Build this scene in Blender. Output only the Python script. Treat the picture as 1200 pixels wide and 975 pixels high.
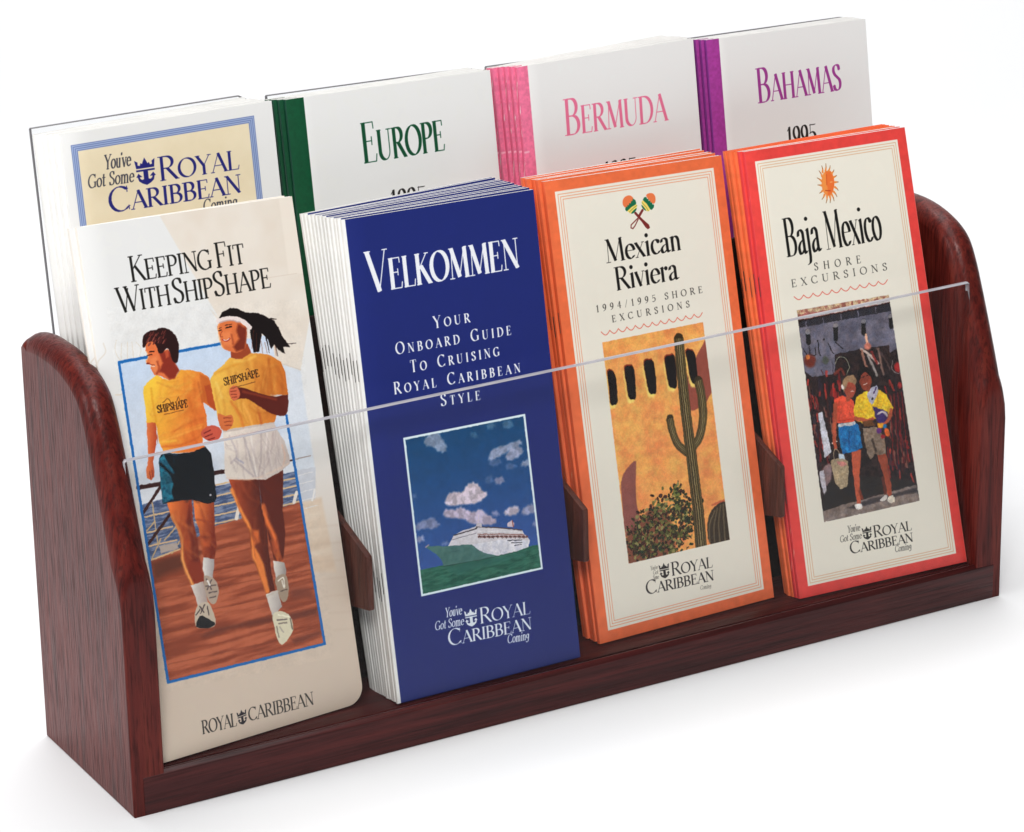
import bpy, bmesh, math, random
import numpy as np
from mathutils import Vector, Matrix, Quaternion

# ------------------------------------------------------------------ scene, camera, light
scn = bpy.context.scene
for o in list(bpy.data.objects):
    bpy.data.objects.remove(o, do_unlink=True)
C = scn.collection
IN = 0.0254                      # the rack is measured in inches

def V(x, y, z):
    return Vector((x*IN, y*IN, z*IN))

cam_d = bpy.data.cameras.new('camera')
cam = bpy.data.objects.new('camera', cam_d); C.objects.link(cam)
cr = Vector((0.8659, -0.5000, -0.0148)); cf = Vector((0.4668, 0.8183, -0.3354)).normalized()
cu = cr.cross(cf).normalized(); cr = cf.cross(cu).normalized()
cam.matrix_world = Matrix(((cr.x, cu.x, -cf.x, -19.789*IN), (cr.y, cu.y, -cf.y, -48.2417*IN),
                           (cr.z, cu.z, -cf.z, 25.7723*IN), (0, 0, 0, 1)))
cam_d.sensor_width = 36; cam_d.lens = 3843.83/1200*36
cam_d.clip_start = 0.05; cam_d.clip_end = 60
scn.camera = cam

world = bpy.data.worlds.new('World'); scn.world = world; world.use_nodes = True
bg = world.node_tree.nodes['Background']
bg.inputs['Color'].default_value = (1, 1, 1, 1); bg.inputs['Strength'].default_value = 0.15
scn.view_settings.view_transform = 'Standard'; scn.view_settings.look = 'None'
scn.view_settings.exposure = 0.22; scn.view_settings.gamma = 1.0

def softbox(name, loc, target, sx, sy, power, col=(1, 1, 1)):
    l = bpy.data.lights.new(name, 'AREA'); l.shape = 'RECTANGLE'; l.size = sx; l.size_y = sy
    l.energy = power; l.color = col
    o = bpy.data.objects.new(name, l); C.objects.link(o); o.location = loc
    o.rotation_euler = (Vector(target)-Vector(loc)).to_track_quat('-Z', 'Y').to_euler()
    return o
mid = (0.24, 0.05, 0.12)
softbox('overhead_softbox', (0.0, 0.15, 1.7), mid, 1.5, 1.1, 17)
softbox('key_softbox', (-0.9, -1.7, 2.0), mid, 0.8, 0.8, 38, (1, 0.99, 0.97))
softbox('side_softbox', (-1.7, 0.1, 0.85), mid, 0.7, 0.9, 11)
softbox('background_softbox', (0.9, 0.9, 2.2), (1.1, 1.6, 0.3), 1.6, 0.8, 20)

# ------------------------------------------------------------------ helpers
def setprops(o, label=None, cat=None, group=None, kind=None):
    if label: o['label'] = label
    if cat: o['category'] = cat
    if group: o['group'] = group
    if kind: o['kind'] = kind
    return o

def link(name, me, mats, parent=None, loc=None):
    o = bpy.data.objects.new(name, me); C.objects.link(o)
    if not me.materials:
        for m in (mats if isinstance(mats, (list, tuple)) else [mats]):
            me.materials.append(m)
    if parent is not None: o.parent = parent
    if loc is not None: o.location = loc
    return o

def mesh(name, verts, faces, smooth=False, matidx=None, uvs=None, angle=None):
    me = bpy.data.meshes.new(name)
    me.from_pydata([tuple(v) for v in verts], [], faces)
    me.update()
    if matidx: me.polygons.foreach_set('material_index', matidx)
    if uvs:
        l = me.uv_layers.new(name='UVMap')
        flat = [c for f in uvs for uv in f for c in uv]
        l.data.foreach_set('uv', flat)
    if smooth:
        me.polygons.foreach_set('use_smooth', [True]*len(me.polygons))
        if angle is not None: me.set_sharp_from_angle(angle=angle)
    return me

def bevel_mesh(me, w, seg=2):
    bm = bmesh.new(); bm.from_mesh(me)
    bmesh.ops.remove_doubles(bm, verts=bm.verts, dist=1e-6)
    bmesh.ops.recalc_face_normals(bm, faces=bm.faces)
    es = [e for e in bm.edges if len(e.link_faces) == 2 and e.calc_face_angle() > 0.35]
    bmesh.ops.bevel(bm, geom=es, offset=w, segments=seg, affect='EDGES', profile=0.5)
    for f in bm.faces: f.smooth = True
    bm.to_mesh(me); bm.free()
    me.set_sharp_from_angle(angle=math.radians(35))
    return me

def prism(pts, axis, a, b):
    """closed outline in the plane across `axis`, pushed from a to b (inches)"""
    n = len(pts); vs = []
    for t in (a, b):
        for p in pts:
            if axis == 'x': vs.append(V(t, p[0], p[1]))
            elif axis == 'y': vs.append(V(p[0], t, p[1]))
            else: vs.append(V(p[0], p[1], t))
    fs = [tuple(range(n)), tuple(range(2*n-1, n-1, -1))]
    for i in range(n):
        j = (i+1) % n
        fs.append((i, i+n, j+n, j))
    me = bpy.data.meshes.new('prism'); me.from_pydata([tuple(v) for v in vs], [], fs)
    bm = bmesh.new(); bm.from_mesh(me); bmesh.ops.recalc_face_normals(bm, faces=bm.faces)
    bm.to_mesh(me); bm.free()
    return me

def catmull(p, n=5, closed=False):
    p = [np.array(q, float) for q in p]; out = []
    m = len(p); rng = range(m) if closed else range(m-1)
    for i in rng:
        p0 = p[(i-1) % m] if closed or i > 0 else 2*p[0]-p[1]
        p1 = p[i]; p2 = p[(i+1) % m]
        p3 = p[(i+2) % m] if closed or i+2 < m else 2*p[-1]-p[-2]
        for k in range(n):
            t = k/n
            out.append(0.5*((2*p1)+(-p0+p2)*t+(2*p0-5*p1+4*p2-p3)*t*t+(-p0+3*p1-3*p2+p3)*t**3))
    if not closed: out.append(p[-1])
    return out

# ------------------------------------------------------------------ materials
def new_mat(name):
    m = bpy.data.materials.new(name); m.use_nodes = True
    nt = m.node_tree; b = nt.nodes['Principled BSDF']
    return m, nt, b

def nd(nt, t, **kw):
    n = nt.nodes.new(t)
    for k, v in kw.items():
        if k.startswith('_'): setattr(n, k[1:], v)
        else: n.inputs[k.replace('__', ' ')].default_value = v
    return n

def ramp(nt, stops):
    r = nt.nodes.new('ShaderNodeValToRGB'); e = r.color_ramp.elements
    while len(e) < len(stops): e.new(0.5)
    for el, (p, c) in zip(e, stops):
        el.position = p; el.color = (*c, 1)
    return r

def wood(name, grain, base, dark, light, rough=0.3, coat=0.25, streak=0.5, spec=0.3):
    """red mahogany stain on open-grained oak; the noise is stretched along the grain"""
    m, nt, b = new_mat(name); L = nt.links.new
    tc = nt.nodes.new('ShaderNodeTexCoord')
    def field(scale, mult, detail, dist=0.0):
        mp = nd(nt, 'ShaderNodeMapping'); mp.inputs['Scale'].default_value = tuple(g*mult for g in grain)
        L(tc.outputs['Object'], mp.inputs['Vector'])
        n = nd(nt, 'ShaderNodeTexNoise', Scale=scale, Detail=detail, Roughness=0.6, Distortion=dist); L(mp.outputs[0], n.inputs['Vector'])
        return n
    n1 = field(1.0, 1.0, 5, 0.6); n2 = field(1.0, 3.4, 4); n3 = nd(nt, 'ShaderNodeTexNoise', Scale=14, Detail=4); L(tc.outputs['Object'], n3.inputs['Vector'])
    r1 = ramp(nt, [(0.32, dark), (0.5, base), (0.68, light)]); L(n1.outputs[0], r1.inputs[0])
    r2 = ramp(nt, [(0.38, (0.38, 0.30, 0.30)), (0.50, (1, 1, 1))]); L(n2.outputs[0], r2.inputs[0])
    mx = nd(nt, 'ShaderNodeMix', _data_type='RGBA', _blend_type='MULTIPLY'); mx.inputs[0].default_value = streak
    L(r1.outputs[0], mx.inputs[6]); L(r2.outputs[0], mx.inputs[7])
    r3 = ramp(nt, [(0.3, (0.82, 0.8, 0.84)), (0.7, (1.1, 1.04, 1.0))]); L(n3.outputs[0], r3.inputs[0])
    mx2 = nd(nt, 'ShaderNodeMix', _data_type='RGBA', _blend_type='MULTIPLY'); mx2.inputs[0].default_value = 1.0
    L(mx.outputs[2], mx2.inputs[6]); L(r3.outputs[0], mx2.inputs[7])
    L(mx2.outputs[2], b.inputs['Base Color'])
    bp = nd(nt, 'ShaderNodeBump', Strength=0.4, Distance=0.0005); L(n2.outputs[0], bp.inputs['Height'])
    L(bp.outputs[0], b.inputs['Normal'])
    rr = ramp(nt, [(0.34, (rough+0.2,)*3), (0.55, (rough,)*3)]); L(n2.outputs[0], rr.inputs[0])
    L(rr.outputs[0], b.inputs['Roughness'])
    b.inputs['Specular IOR Level'].default_value = spec; b.inputs['Coat Weight'].default_value = coat; b.inputs['Coat Roughness'].default_value = 0.12
    return m

wood_side = wood('mahogany_side_grain', (210, 260, 14), (0.100, 0.012, 0.009), (0.050, 0.007, 0.006), (0.135, 0.020, 0.013), coat=0.05, streak=0.75, spec=0.16)
wood_rail = wood('mahogany_rail_grain', (9, 240, 240), (0.050, 0.008, 0.008), (0.026, 0.005, 0.005), (0.078, 0.012, 0.011), coat=0.08, spec=0.2)
wood_block = wood('mahogany_block_grain', (300, 300, 24), (0.085, 0.022, 0.013), (0.045, 0.012, 0.008), (0.12, 0.034, 0.02), rough=0.45, coat=0.0)
wood_dark = wood('shade_dark_inner_board', (12, 240, 240), (0.012, 0.005, 0.004), (0.006, 0.003, 0.003), (0.02, 0.008, 0.006), rough=0.5, coat=0.0)  # darkness of the deep gaps painted in as a near-black board colour

def acrylic():
    m, nt, b = new_mat('clear_acrylic'); L = nt.links.new
    nt.nodes.remove(b); out = nt.nodes['Material Output']
    tr = nd(nt, 'ShaderNodeBsdfTransparent', Color=(0.972, 0.975, 0.975, 1))
    gl = nd(nt, 'ShaderNodeBsdfGlossy', Roughness=0.02, Color=(1, 1, 1, 1))
    fr = nd(nt, 'ShaderNodeFresnel', IOR=1.14)
    mx = nt.nodes.new('ShaderNodeMixShader')
    L(fr.outputs[0], mx.inputs[0]); L(tr.outputs[0], mx.inputs[1]); L(gl.outputs[0], mx.inputs[2])
    L(mx.outputs[0], out.inputs['Surface'])
    e, nt, b = new_mat('acrylic_edge_shaded'); L = nt.links.new  # back sheet's edge: same acrylic, shade painted in as a darker colour
    n = nd(nt, 'ShaderNodeTexNoise', Scale=900, Detail=2)
    r = ramp(nt, [(0.3, (0.07, 0.07, 0.075)), (0.7, (0.16, 0.15, 0.16))]); L(n.outputs[0], r.inputs[0]); L(r.outputs[0], b.inputs['Base Color'])
    b.inputs['Roughness'].default_value = 0.3
    e2, nt, b = new_mat('acrylic_edge_lit'); L = nt.links.new  # front sheet's edge: same acrylic, caught light painted in as a paler colour
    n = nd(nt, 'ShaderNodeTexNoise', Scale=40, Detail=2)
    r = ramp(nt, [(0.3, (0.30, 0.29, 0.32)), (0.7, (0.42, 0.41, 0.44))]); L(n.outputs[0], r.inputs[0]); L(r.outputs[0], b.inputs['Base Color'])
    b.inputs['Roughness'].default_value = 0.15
    return m, e, e2
acryl, acryl_edge, acryl_edge2 = acrylic()

def paper(name, col, rough=0.6, var=0.06, coat=0.0, lines=False):
    m, nt, b = new_mat(name); L = nt.links.new
    tc = nt.nodes.new('ShaderNodeTexCoord')
    mp = nd(nt, 'ShaderNodeMapping'); L(tc.outputs['Object'], mp.inputs['Vector'])
    if lines: mp.inputs['Scale'].default_value = (2, 40, 1)
    n = nd(nt, 'ShaderNodeTexNoise', Scale=70, Detail=4); L(mp.outputs[0], n.inputs['Vector'])
    lo = tuple(c*(1-var) for c in col); hi = tuple(min(1, c*(1+var)) for c in col)
    r = ramp(nt, [(0.3, lo), (0.7, hi)]); L(n.outputs[0], r.inputs[0]); L(r.outputs[0], b.inputs['Base Color'])
    b.inputs['Roughness'].default_value = rough; b.inputs['Coat Weight'].default_value = coat
    b.inputs['Coat Roughness'].default_value = 0.25
    return m

def worn(name, col, wear, amount=0.56):
    """printed card stock whose folded spine is rubbed through to white paper"""
    m, nt, b = new_mat(name); L = nt.links.new
    tc = nt.nodes.new('ShaderNodeTexCoord'); mp = nd(nt, 'ShaderNodeMapping'); mp.inputs['Scale'].default_value = (260, 260, 22)
    L(tc.outputs['Object'], mp.inputs['Vector'])
    oi = nt.nodes.new('ShaderNodeObjectInfo')
    L(oi.outputs['Random'], mp.inputs['Location'])
    n = nd(nt, 'ShaderNodeTexNoise', Scale=3.0, Detail=5, Roughness=0.7); L(mp.outputs[0], n.inputs['Vector'])
    r = ramp(nt, [(amount, col), (amount+0.03, wear)]); L(n.outputs[0], r.inputs[0]); L(r.outputs[0], b.inputs['Base Color'])
    b.inputs['Roughness'].default_value = 0.38
    return m

pages_mat = paper('white_page_edges', (0.82, 0.81, 0.79), var=0.07, lines=True)
steel, _nt, _b = new_mat('staple_steel'); _b.inputs['Metallic'].default_value = 1; _b.inputs['Roughness'].default_value = 0.35
_b.inputs['Base Color'].default_value = (0.35, 0.33, 0.33, 1)

# ------------------------------------------------------------------ the sheet the rack stands on
def build_backdrop():
    m, nt, b = new_mat('white_studio_paper'); L = nt.links.new
    n = nd(nt, 'ShaderNodeTexNoise', Scale=3, Detail=3)
    r = ramp(nt, [(0.3, (0.735, 0.74, 0.752)), (0.7, (0.765, 0.77, 0.78))]); L(n.outputs[0], r.inputs[0]); L(r.outputs[0], b.inputs['Base Color'])
    b.inputs['Roughness'].default_value = 0.75
    prof = [(-0.95, 0.0), (1.1, 0.0)]
    for k in range(1, 17):
        a = k/16*math.pi/2; prof.append((1.1+0.8*math.sin(a), 0.8-0.8*math.cos(a)))
    prof.append((1.9, 3.0))
    d = Vector((cf.x, cf.y, 0)).normalized(); s = Vector((d.y, -d.x, 0)); o = Vector((0.24, 0.05, 0))
    vs = []; fs = []
    for y, z in prof:
        for x in (-3.2, 3.2): vs.append(o+d*y+s*x+Vector((0, 0, z)))
    for i in range(len(prof)-1): fs.append((2*i, 2*i+1, 2*i+3, 2*i+2))
    me = mesh('backdrop', vs, fs, smooth=True)
    setprops(link('backdrop', me, m), kind='structure')
build_backdrop()

# ------------------------------------------------------------------ the rack
W, D, T = 19.0, 4.0, 0.62
rack = bpy.data.objects.new('brochure_rack', None); C.objects.link(rack)
setprops(rack, 'two-tier mahogany-stained wooden brochure rack with clear acrylic panels standing on the white surface', 'brochure rack')

def side_panel(x0, x1, rise=0.0):
    curve = [(3.99, 7.42), (3.93, 7.58), (3.75, 7.70), (3.4, 7.76), (3.0, 7.78), (2.5, 7.77), (2.0, 7.69), (1.55, 7.53), (1.2, 7.28), (0.95, 6.88),
             (0.74, 6.4), (0.52, 5.85), (0.31, 5.3), (0.13, 4.8), (0.03, 4.45), (0.0, 4.1)]
    curve = [(y, z+rise*min(1, max(0, (z-4.3)/3))) for y, z in curve]
    c = [tuple(p) for p in catmull(curve, 4)]
    prof = [(0.0, 0.0), (4.0, 0.0), (4.0, 7.2)] + c + [(0.0, 3.8), (0.0, 2.0)]
    rad = [0.03, 0.03, 0.06] + [0.30]*len(c) + [0.05, 0.04]
    for k in range(6): rad[3+k] = 0.06+0.24*k/6
    for k in range(8): rad[3+len(c)-8+k] = 0.30-0.23*k/8
    n = len(prof); P = [np.array(p, float) for p in prof]; nrm = []
    for i in range(n):
        a = P[i]-P[i-1]; b = P[(i+1) % n]-P[i]
        a = a/np.linalg.norm(a); b = b/np.linalg.norm(b); t = a+b; t = t/np.linalg.norm(t)
        k = 1/max(0.6, float(np.dot(t, a)))
        nrm.append(np.array([-t[1], t[0]])*k)      # inwards for this winding
    rings = []
    for side in (0, 1):
        angs = [90, 70, 50, 32, 15, 0]
        if side: angs = angs[::-1]
        for a in angs:
            a = math.radians(a); ring = []
            for i in range(n):
                r = rad[i]; dx = r*(1-math.sin(a)); ins = r*(1-math.cos(a))
                q = P[i]+nrm[i]*ins
                ring.append(V(x0+dx if not side else x1-dx, q[0], q[1]))
            rings.append(ring)
    vs = [v for r in rings for v in r]; fs = []
    for k in range(len(rings)-1):
        for i in range(n):
            j = (i+1) % n
            fs.append((k*n+i, k*n+j, (k+1)*n+j, (k+1)*n+i))
    fs.append(tuple(range(n-1, -1, -1))); fs.append(tuple(range((len(rings)-1)*n, len(rings)*n)))
    me = mesh('side_panel', vs, fs)
    bm = bmesh.new(); bm.from_mesh(me); bmesh.ops.recalc_face_normals(bm, faces=bm.faces); bm.to_mesh(me); bm.free()
    me.polygons.foreach_set('use_smooth', [True]*len(me.polygons)); me.set_sharp_from_angle(angle=math.radians(38))
    for p in me.polygons:
        if len(p.vertices) > 8: p.use_smooth = False
    return me
link('side_panel', side_panel(0, T, 0.16), wood_side, rack)
link('side_panel', side_panel(W-T, W), wood_side, rack)

# front rail let into the front corners of the side panels, a chamfer along its top edge
rail = prism([(-0.012, 0.012), (-0.012, 0.715), (0.075, 0.775), (0.115, 0.775), (0.115, 0.012)], 'x', 0.21, W-0.19)
link('front_rail', bevel_mesh(rail, 0.012*IN), wood_rail, rack)
link('base_board', bevel_mesh(prism([(0.235, 0.3), (0.235, 0.74), (3.8, 0.74), (3.8, 0.3)], 'x', T, W-T), 0.01*IN), wood_rail, rack)

def slab(x0, x1, pts_top, yb, zb, tilt, th, zbot, chamfer=0):
    """sheet leaning back by tilt; outline (x, height along the sheet)"""
    up = Vector((0, math.sin(tilt), math.cos(tilt))); bk = Vector((0, math.cos(tilt), -math.sin(tilt)))
    o = Vector((0, yb, zb)); pts = [(x0, zbot)]+pts_top+[(x1, zbot)]
    n = len(pts); vs = []
    for d in (0, th):
        for x, h in pts:
            vs.append((o+up*h+bk*d+Vector((x, 0, 0)))*IN)
    fs = [tuple(range(n)), tuple(range(2*n-1, n-1, -1))]; mi = [0, 0]
    for i in range(n):
        j = (i+1) % n; fs.append((i, i+n, j+n, j)); mi.append(1)
    me = bpy.data.meshes.new('sheet'); me.from_pydata([tuple(v) for v in vs], [], fs)
    me.polygons.foreach_set('material_index', mi)
    bm = bmesh.new(); bm.from_mesh(me); bmesh.ops.recalc_face_normals(bm, faces=bm.faces)
    if chamfer: bmesh.ops.bevel(bm, geom=[e for e in bm.edges if e.calc_face_angle() > 0.8], offset=chamfer*IN, segments=1, affect='EDGES', material=1)
    bm.to_mesh(me); bm.free()
    return me
ft = math.atan2(0.56, 5.57)
fh = 5.6
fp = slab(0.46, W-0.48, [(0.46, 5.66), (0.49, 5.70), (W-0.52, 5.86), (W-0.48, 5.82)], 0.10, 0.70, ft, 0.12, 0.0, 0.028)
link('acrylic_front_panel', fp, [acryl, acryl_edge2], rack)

bt = 0.148
def top_of(z): return (z-0.78)/math.cos(bt)
segs = [(0.68, 4.74, 5.01, 11.34, 11.37, 11.22), (5.28, 9.48, 9.84, 11.30, 11.25, 11.17), (9.88, 14.09, 14.40, 11.23, 11.19, 11.13), (14.42, 18.04, 18.64, 11.19, 11.16, 11.04)]
tops = []
for a, b_, c_, za, zb_, zc in segs:
    tops += [(a, top_of(za)), (b_, top_of(zb_)), (c_, top_of(zc))]
    if c_ < 18: tops.append((segs[[s[2] for s in segs].index(c_)+1][0]-0.005, top_of(zc)-0.02))
yb_back = 4.55-(11.3-0.78)*math.tan(bt)
bp_ = slab(0.64, 18.7, tops, yb_back, 0.78, bt, 0.09, 0.0, 0.02)
link('acrylic_back_panel', bp_, [acryl, acryl_edge], rack)

# inner boards: the stepped rear pocket
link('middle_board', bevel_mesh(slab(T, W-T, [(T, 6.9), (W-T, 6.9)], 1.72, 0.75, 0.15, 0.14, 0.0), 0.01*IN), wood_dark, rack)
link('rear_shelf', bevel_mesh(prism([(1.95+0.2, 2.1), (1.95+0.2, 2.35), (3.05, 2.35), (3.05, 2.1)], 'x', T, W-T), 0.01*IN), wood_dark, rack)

def divider(x0, x1, dy, dz):
    pts = [(0.50+dy, 2.62+dz), (0.53+dy, 3.66+dz), (1.98, 4.12+dz+0.05), (1.98, 2.30+dz)]
    return bevel_mesh(prism(pts, 'x', x0, x1), 0.03*IN, 2)
for x0, x1, dy, dz in ((4.985, 5.115, 0.02, 0.0), (9.56, 9.69, 0.08, -0.06), (14.05, 14.17, 0.14, -0.12)):
    link('divider', divider(x0, x1, dy, dz), wood_block, rack)

# ------------------------------------------------------------------ booklets
# ---- flat print: a small painter that rasterises the cover artwork (sizes in inches on the cover)
PPI = 170
class Sheet:
    def __init__(s, w, h, col):
        s.w, s.h = w, h; s.W, s.H = int(round(w*PPI)), int(round(h*PPI))
        s.a = np.empty((s.H, s.W, 3), np.float32); s.a[:] = col
        s.clip = None
    def box(s, x0, y0, x1, y1):
        i0 = max(0, int(math.floor(x0*PPI))); i1 = min(s.W, int(math.ceil(x1*PPI))+1)
        j0 = max(0, int(math.floor(y0*PPI))); j1 = min(s.H, int(math.ceil(y1*PPI))+1)
        if i1 <= i0 or j1 <= j0: return None
        X, Y = np.meshgrid((np.arange(i0, i1, dtype=np.float32)+0.5)/PPI, (np.arange(j0, j1, dtype=np.float32)+0.5)/PPI)
        return i0, i1, j0, j1, X, Y
    def put(s, b, cov, col):
        i0, i1, j0, j1, X, Y = b
        if s.clip is not None: cov = cov*s.clip[j0:j1, i0:i1]
        c = col(X, Y) if callable(col) else np.array(col, np.float32)
        r = s.a[j0:j1, i0:i1]; r += (c-r)*cov[..., None]
    def poly(s, pts, col, soft=0.005, curve=0, alpha=1.0):
        if curve: pts = catmull(pts, curve, closed=True)
        P = np.array(pts, np.float32); m = soft+0.01
        b = s.box(P[:, 0].min()-m, P[:, 1].min()-m, P[:, 0].max()+m, P[:, 1].max()+m)
        if b is None: return
        X, Y = b[4], b[5]; d = np.full(X.shape, 1e9, np.float32); ins = np.zeros(X.shape, bool)
        for k in range(len(P)):
            ax, ay = P[k-1]; bx, by = P[k]; dx, dy = bx-ax, by-ay; q = dx*dx+dy*dy+1e-12
            t = np.clip(((X-ax)*dx+(Y-ay)*dy)/q, 0, 1)
            d = np.minimum(d, (X-ax-t*dx)**2+(Y-ay-t*dy)**2)
            if ay != by: ins ^= ((Y < ay) != (Y < by)) & (X < ax+(Y-ay)*dx/dy)
        d = np.sqrt(d); d = np.where(ins, -d, d)
        s.put(b, np.clip(0.5-d/max(soft*2, 1/PPI), 0, 1)*alpha, col)
    def line(s, pts, w, col, soft=0.0035, curve=0, alpha=1.0, w1=None):
        if curve: pts = catmull(pts, curve)
        P = np.array(pts, np.float32); m = w/2+soft*2+0.01
        b = s.box(P[:, 0].min()-m, P[:, 1].min()-m, P[:, 0].max()+m, P[:, 1].max()+m)
        if b is None: return
        X, Y = b[4], b[5]; d = np.full(X.shape, 1e9, np.float32); n = len(P)-1
        for k in range(n):
            ax, ay = P[k]; bx, by = P[k+1]; dx, dy = bx-ax, by-ay
            t = np.clip(((X-ax)*dx+(Y-ay)*dy)/(dx*dx+dy*dy+1e-12), 0, 1)
            ww = w if w1 is None else w+(w1-w)*(k+t)/n
            d = np.minimum(d, np.sqrt((X-ax-t*dx)**2+(Y-ay-t*dy)**2)-ww/2)
        s.put(b, np.clip(0.5-d/max(soft*2, 1/PPI), 0, 1)*alpha, col)
    def ell(s, cx, cy, rx, ry, col, soft=0.005, alpha=1.0, rot=0):
        c, q = math.cos(rot), math.sin(rot)
        s.poly([(cx+rx*math.cos(a)*c-ry*math.sin(a)*q, cy+rx*math.cos(a)*q+ry*math.sin(a)*c) for a in [k*math.pi/12 for k in range(24)]], col, soft, 0, alpha)
    def mask(s, pts):
        s.clip = None; t = s.a; s.a = np.zeros((s.H, s.W, 3), np.float32); s.poly(pts, (1, 1, 1), 0.0034)
        m = s.a[..., 0].copy(); s.a = t; s.clip = m
    def folds(s, pts, n, seed, ang, length, width, dark, light, alpha=0.35, curl=0.5):
        """soft creases and lit ridges kept inside an outline"""
        old = s.clip; t = s.a; s.a = np.zeros((s.H, s.W, 3), np.float32); s.clip = None; s.poly(pts, (1, 1, 1), 0.006)
        m = s.a[..., 0].copy(); s.a = t; s.clip = m if old is None else m*old
        r = random.Random(seed); P = np.array(pts); x0, y0 = P.min(0); x1, y1 = P.max(0)
        for k in range(n):
            x, y = r.uniform(x0, x1), r.uniform(y0, y1); a = math.radians(ang+r.gauss(0, 16)); c = r.gauss(0, curl); L_ = length*r.uniform(.5, 1.2)
            q = [(x, y)]
            for i in range(4): a += c*.3; q.append((q[-1][0]+math.cos(a)*L_/4, q[-1][1]+math.sin(a)*L_/4))
            w = width*r.uniform(.5, 1.3); s.line(q, w, dark, w*.7, 3, alpha, w*.3)
            s.line([(u+w*.8, v-w*.5) for u, v in q], w*.6, light, w*.5, 3, alpha*.8, w*.2)
        s.clip = old
    def photo(s, seed, warp=0.008, tone=0.10):
        """give the clipped picture area the uneven edges and tonal grain of a photograph"""
        dx = (fbm(s.W, s.H, 9, 3, seed)-0.5)*2*warp*PPI*2; dy = (fbm(s.W, s.H, 9, 3, seed+1)-0.5)*2*warp*PPI*2
        j, i = np.mgrid[0:s.H, 0:s.W]; m = s.clip[..., None]
        w = s.a[np.clip((j+dy).round().astype(int), 0, s.H-1), np.clip((i+dx).round().astype(int), 0, s.W-1)]
        n = (fbm(s.W, s.H, 22, 4, seed+2)-0.5)*1.6+(fbm(s.W, s.H, 4, 2, seed+3)-0.5)*1.2
        h = fbm(s.W, s.H, 14, 3, seed+4)-0.5
        w = w*(1+n[..., None]*tone*2)+h[..., None]*np.array([0.4, 0, -0.4], np.float32)*tone
        s.a = s.a*(1-m)+np.clip(w, 0, 1)*m
    def image(s, name):
        # slight print mottling, then into an in-memory image
        n = fbm(s.W, s.H, 40, 3, 99)-0.5
        a = np.clip(s.a*(1+n[..., None]*0.006), 0, 1)
        out = np.ones((s.H, s.W, 4), np.float32); out[..., :3] = a[::-1]
        im = bpy.data.images.new(name, s.W, s.H); im.pixels.foreach_set(out.ravel()); im.update(); im.pack()
        return im

def fbm(W, H, cell, octs, seed):
    r = np.random.RandomState(seed); out = np.zeros((H, W), np.float32); amp = 0.5; tot = 0
    for o in range(octs):
        c = max(2, cell/2**o); gw, gh = int(W/c)+3, int(H/c)+3
        g = r.rand(gh, gw).astype(np.float32)
        y = np.arange(H)/c; x = np.arange(W)/c; yi = y.astype(int); xi = x.astype(int)
        fy = (y-yi)[:, None]; fx = (x-xi)[None]; fy = fy*fy*(3-2*fy); fx = fx*fx*(3-2*fx)
        A = g[yi][:, xi]; B = g[yi][:, xi+1]; Cc = g[yi+1][:, xi]; Dd = g[yi+1][:, xi+1]
        out += amp*((A*(1-fx)+B*fx)*(1-fy)+(Cc*(1-fx)+Dd*fx)*fy); tot += amp; amp *= 0.5
    return out/tot

def noise_col(s, c0, c1, cell, octs=4, seed=0, sharp=1.0, sx=1.0, sy=1.0):
    """colour field between c0 and c1 over the sheet; sx, sy stretch it"""
    f = fbm(int(s.W/sx)+2, int(s.H/sy)+2, cell, octs, seed)
    f = np.clip((f-0.5)*sharp*2+0.5, 0, 1); c0 = np.array(c0, np.float32); c1 = np.array(c1, np.float32)
    def g(X, Y):
        i = np.clip((X*PPI/sx).astype(int), 0, f.shape[1]-1); j = np.clip((Y*PPI/sy).astype(int), 0, f.shape[0]-1)
        v = f[j, i][..., None]; return c0*(1-v)+c1*v
    return g

def grad(p0, c0, p1, c1, mod=None):
    dx, dy = p1[0]-p0[0], p1[1]-p0[1]; q = dx*dx+dy*dy; c0 = np.array(c0, np.float32); c1 = np.array(c1, np.float32)
    def g(X, Y):
        t = np.clip(((X-p0[0])*dx+(Y-p0[1])*dy)/q, 0, 1)[..., None]; c = c0*(1-t)+c1*t
        return c*mod(X, Y) if mod else c
    return g

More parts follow.
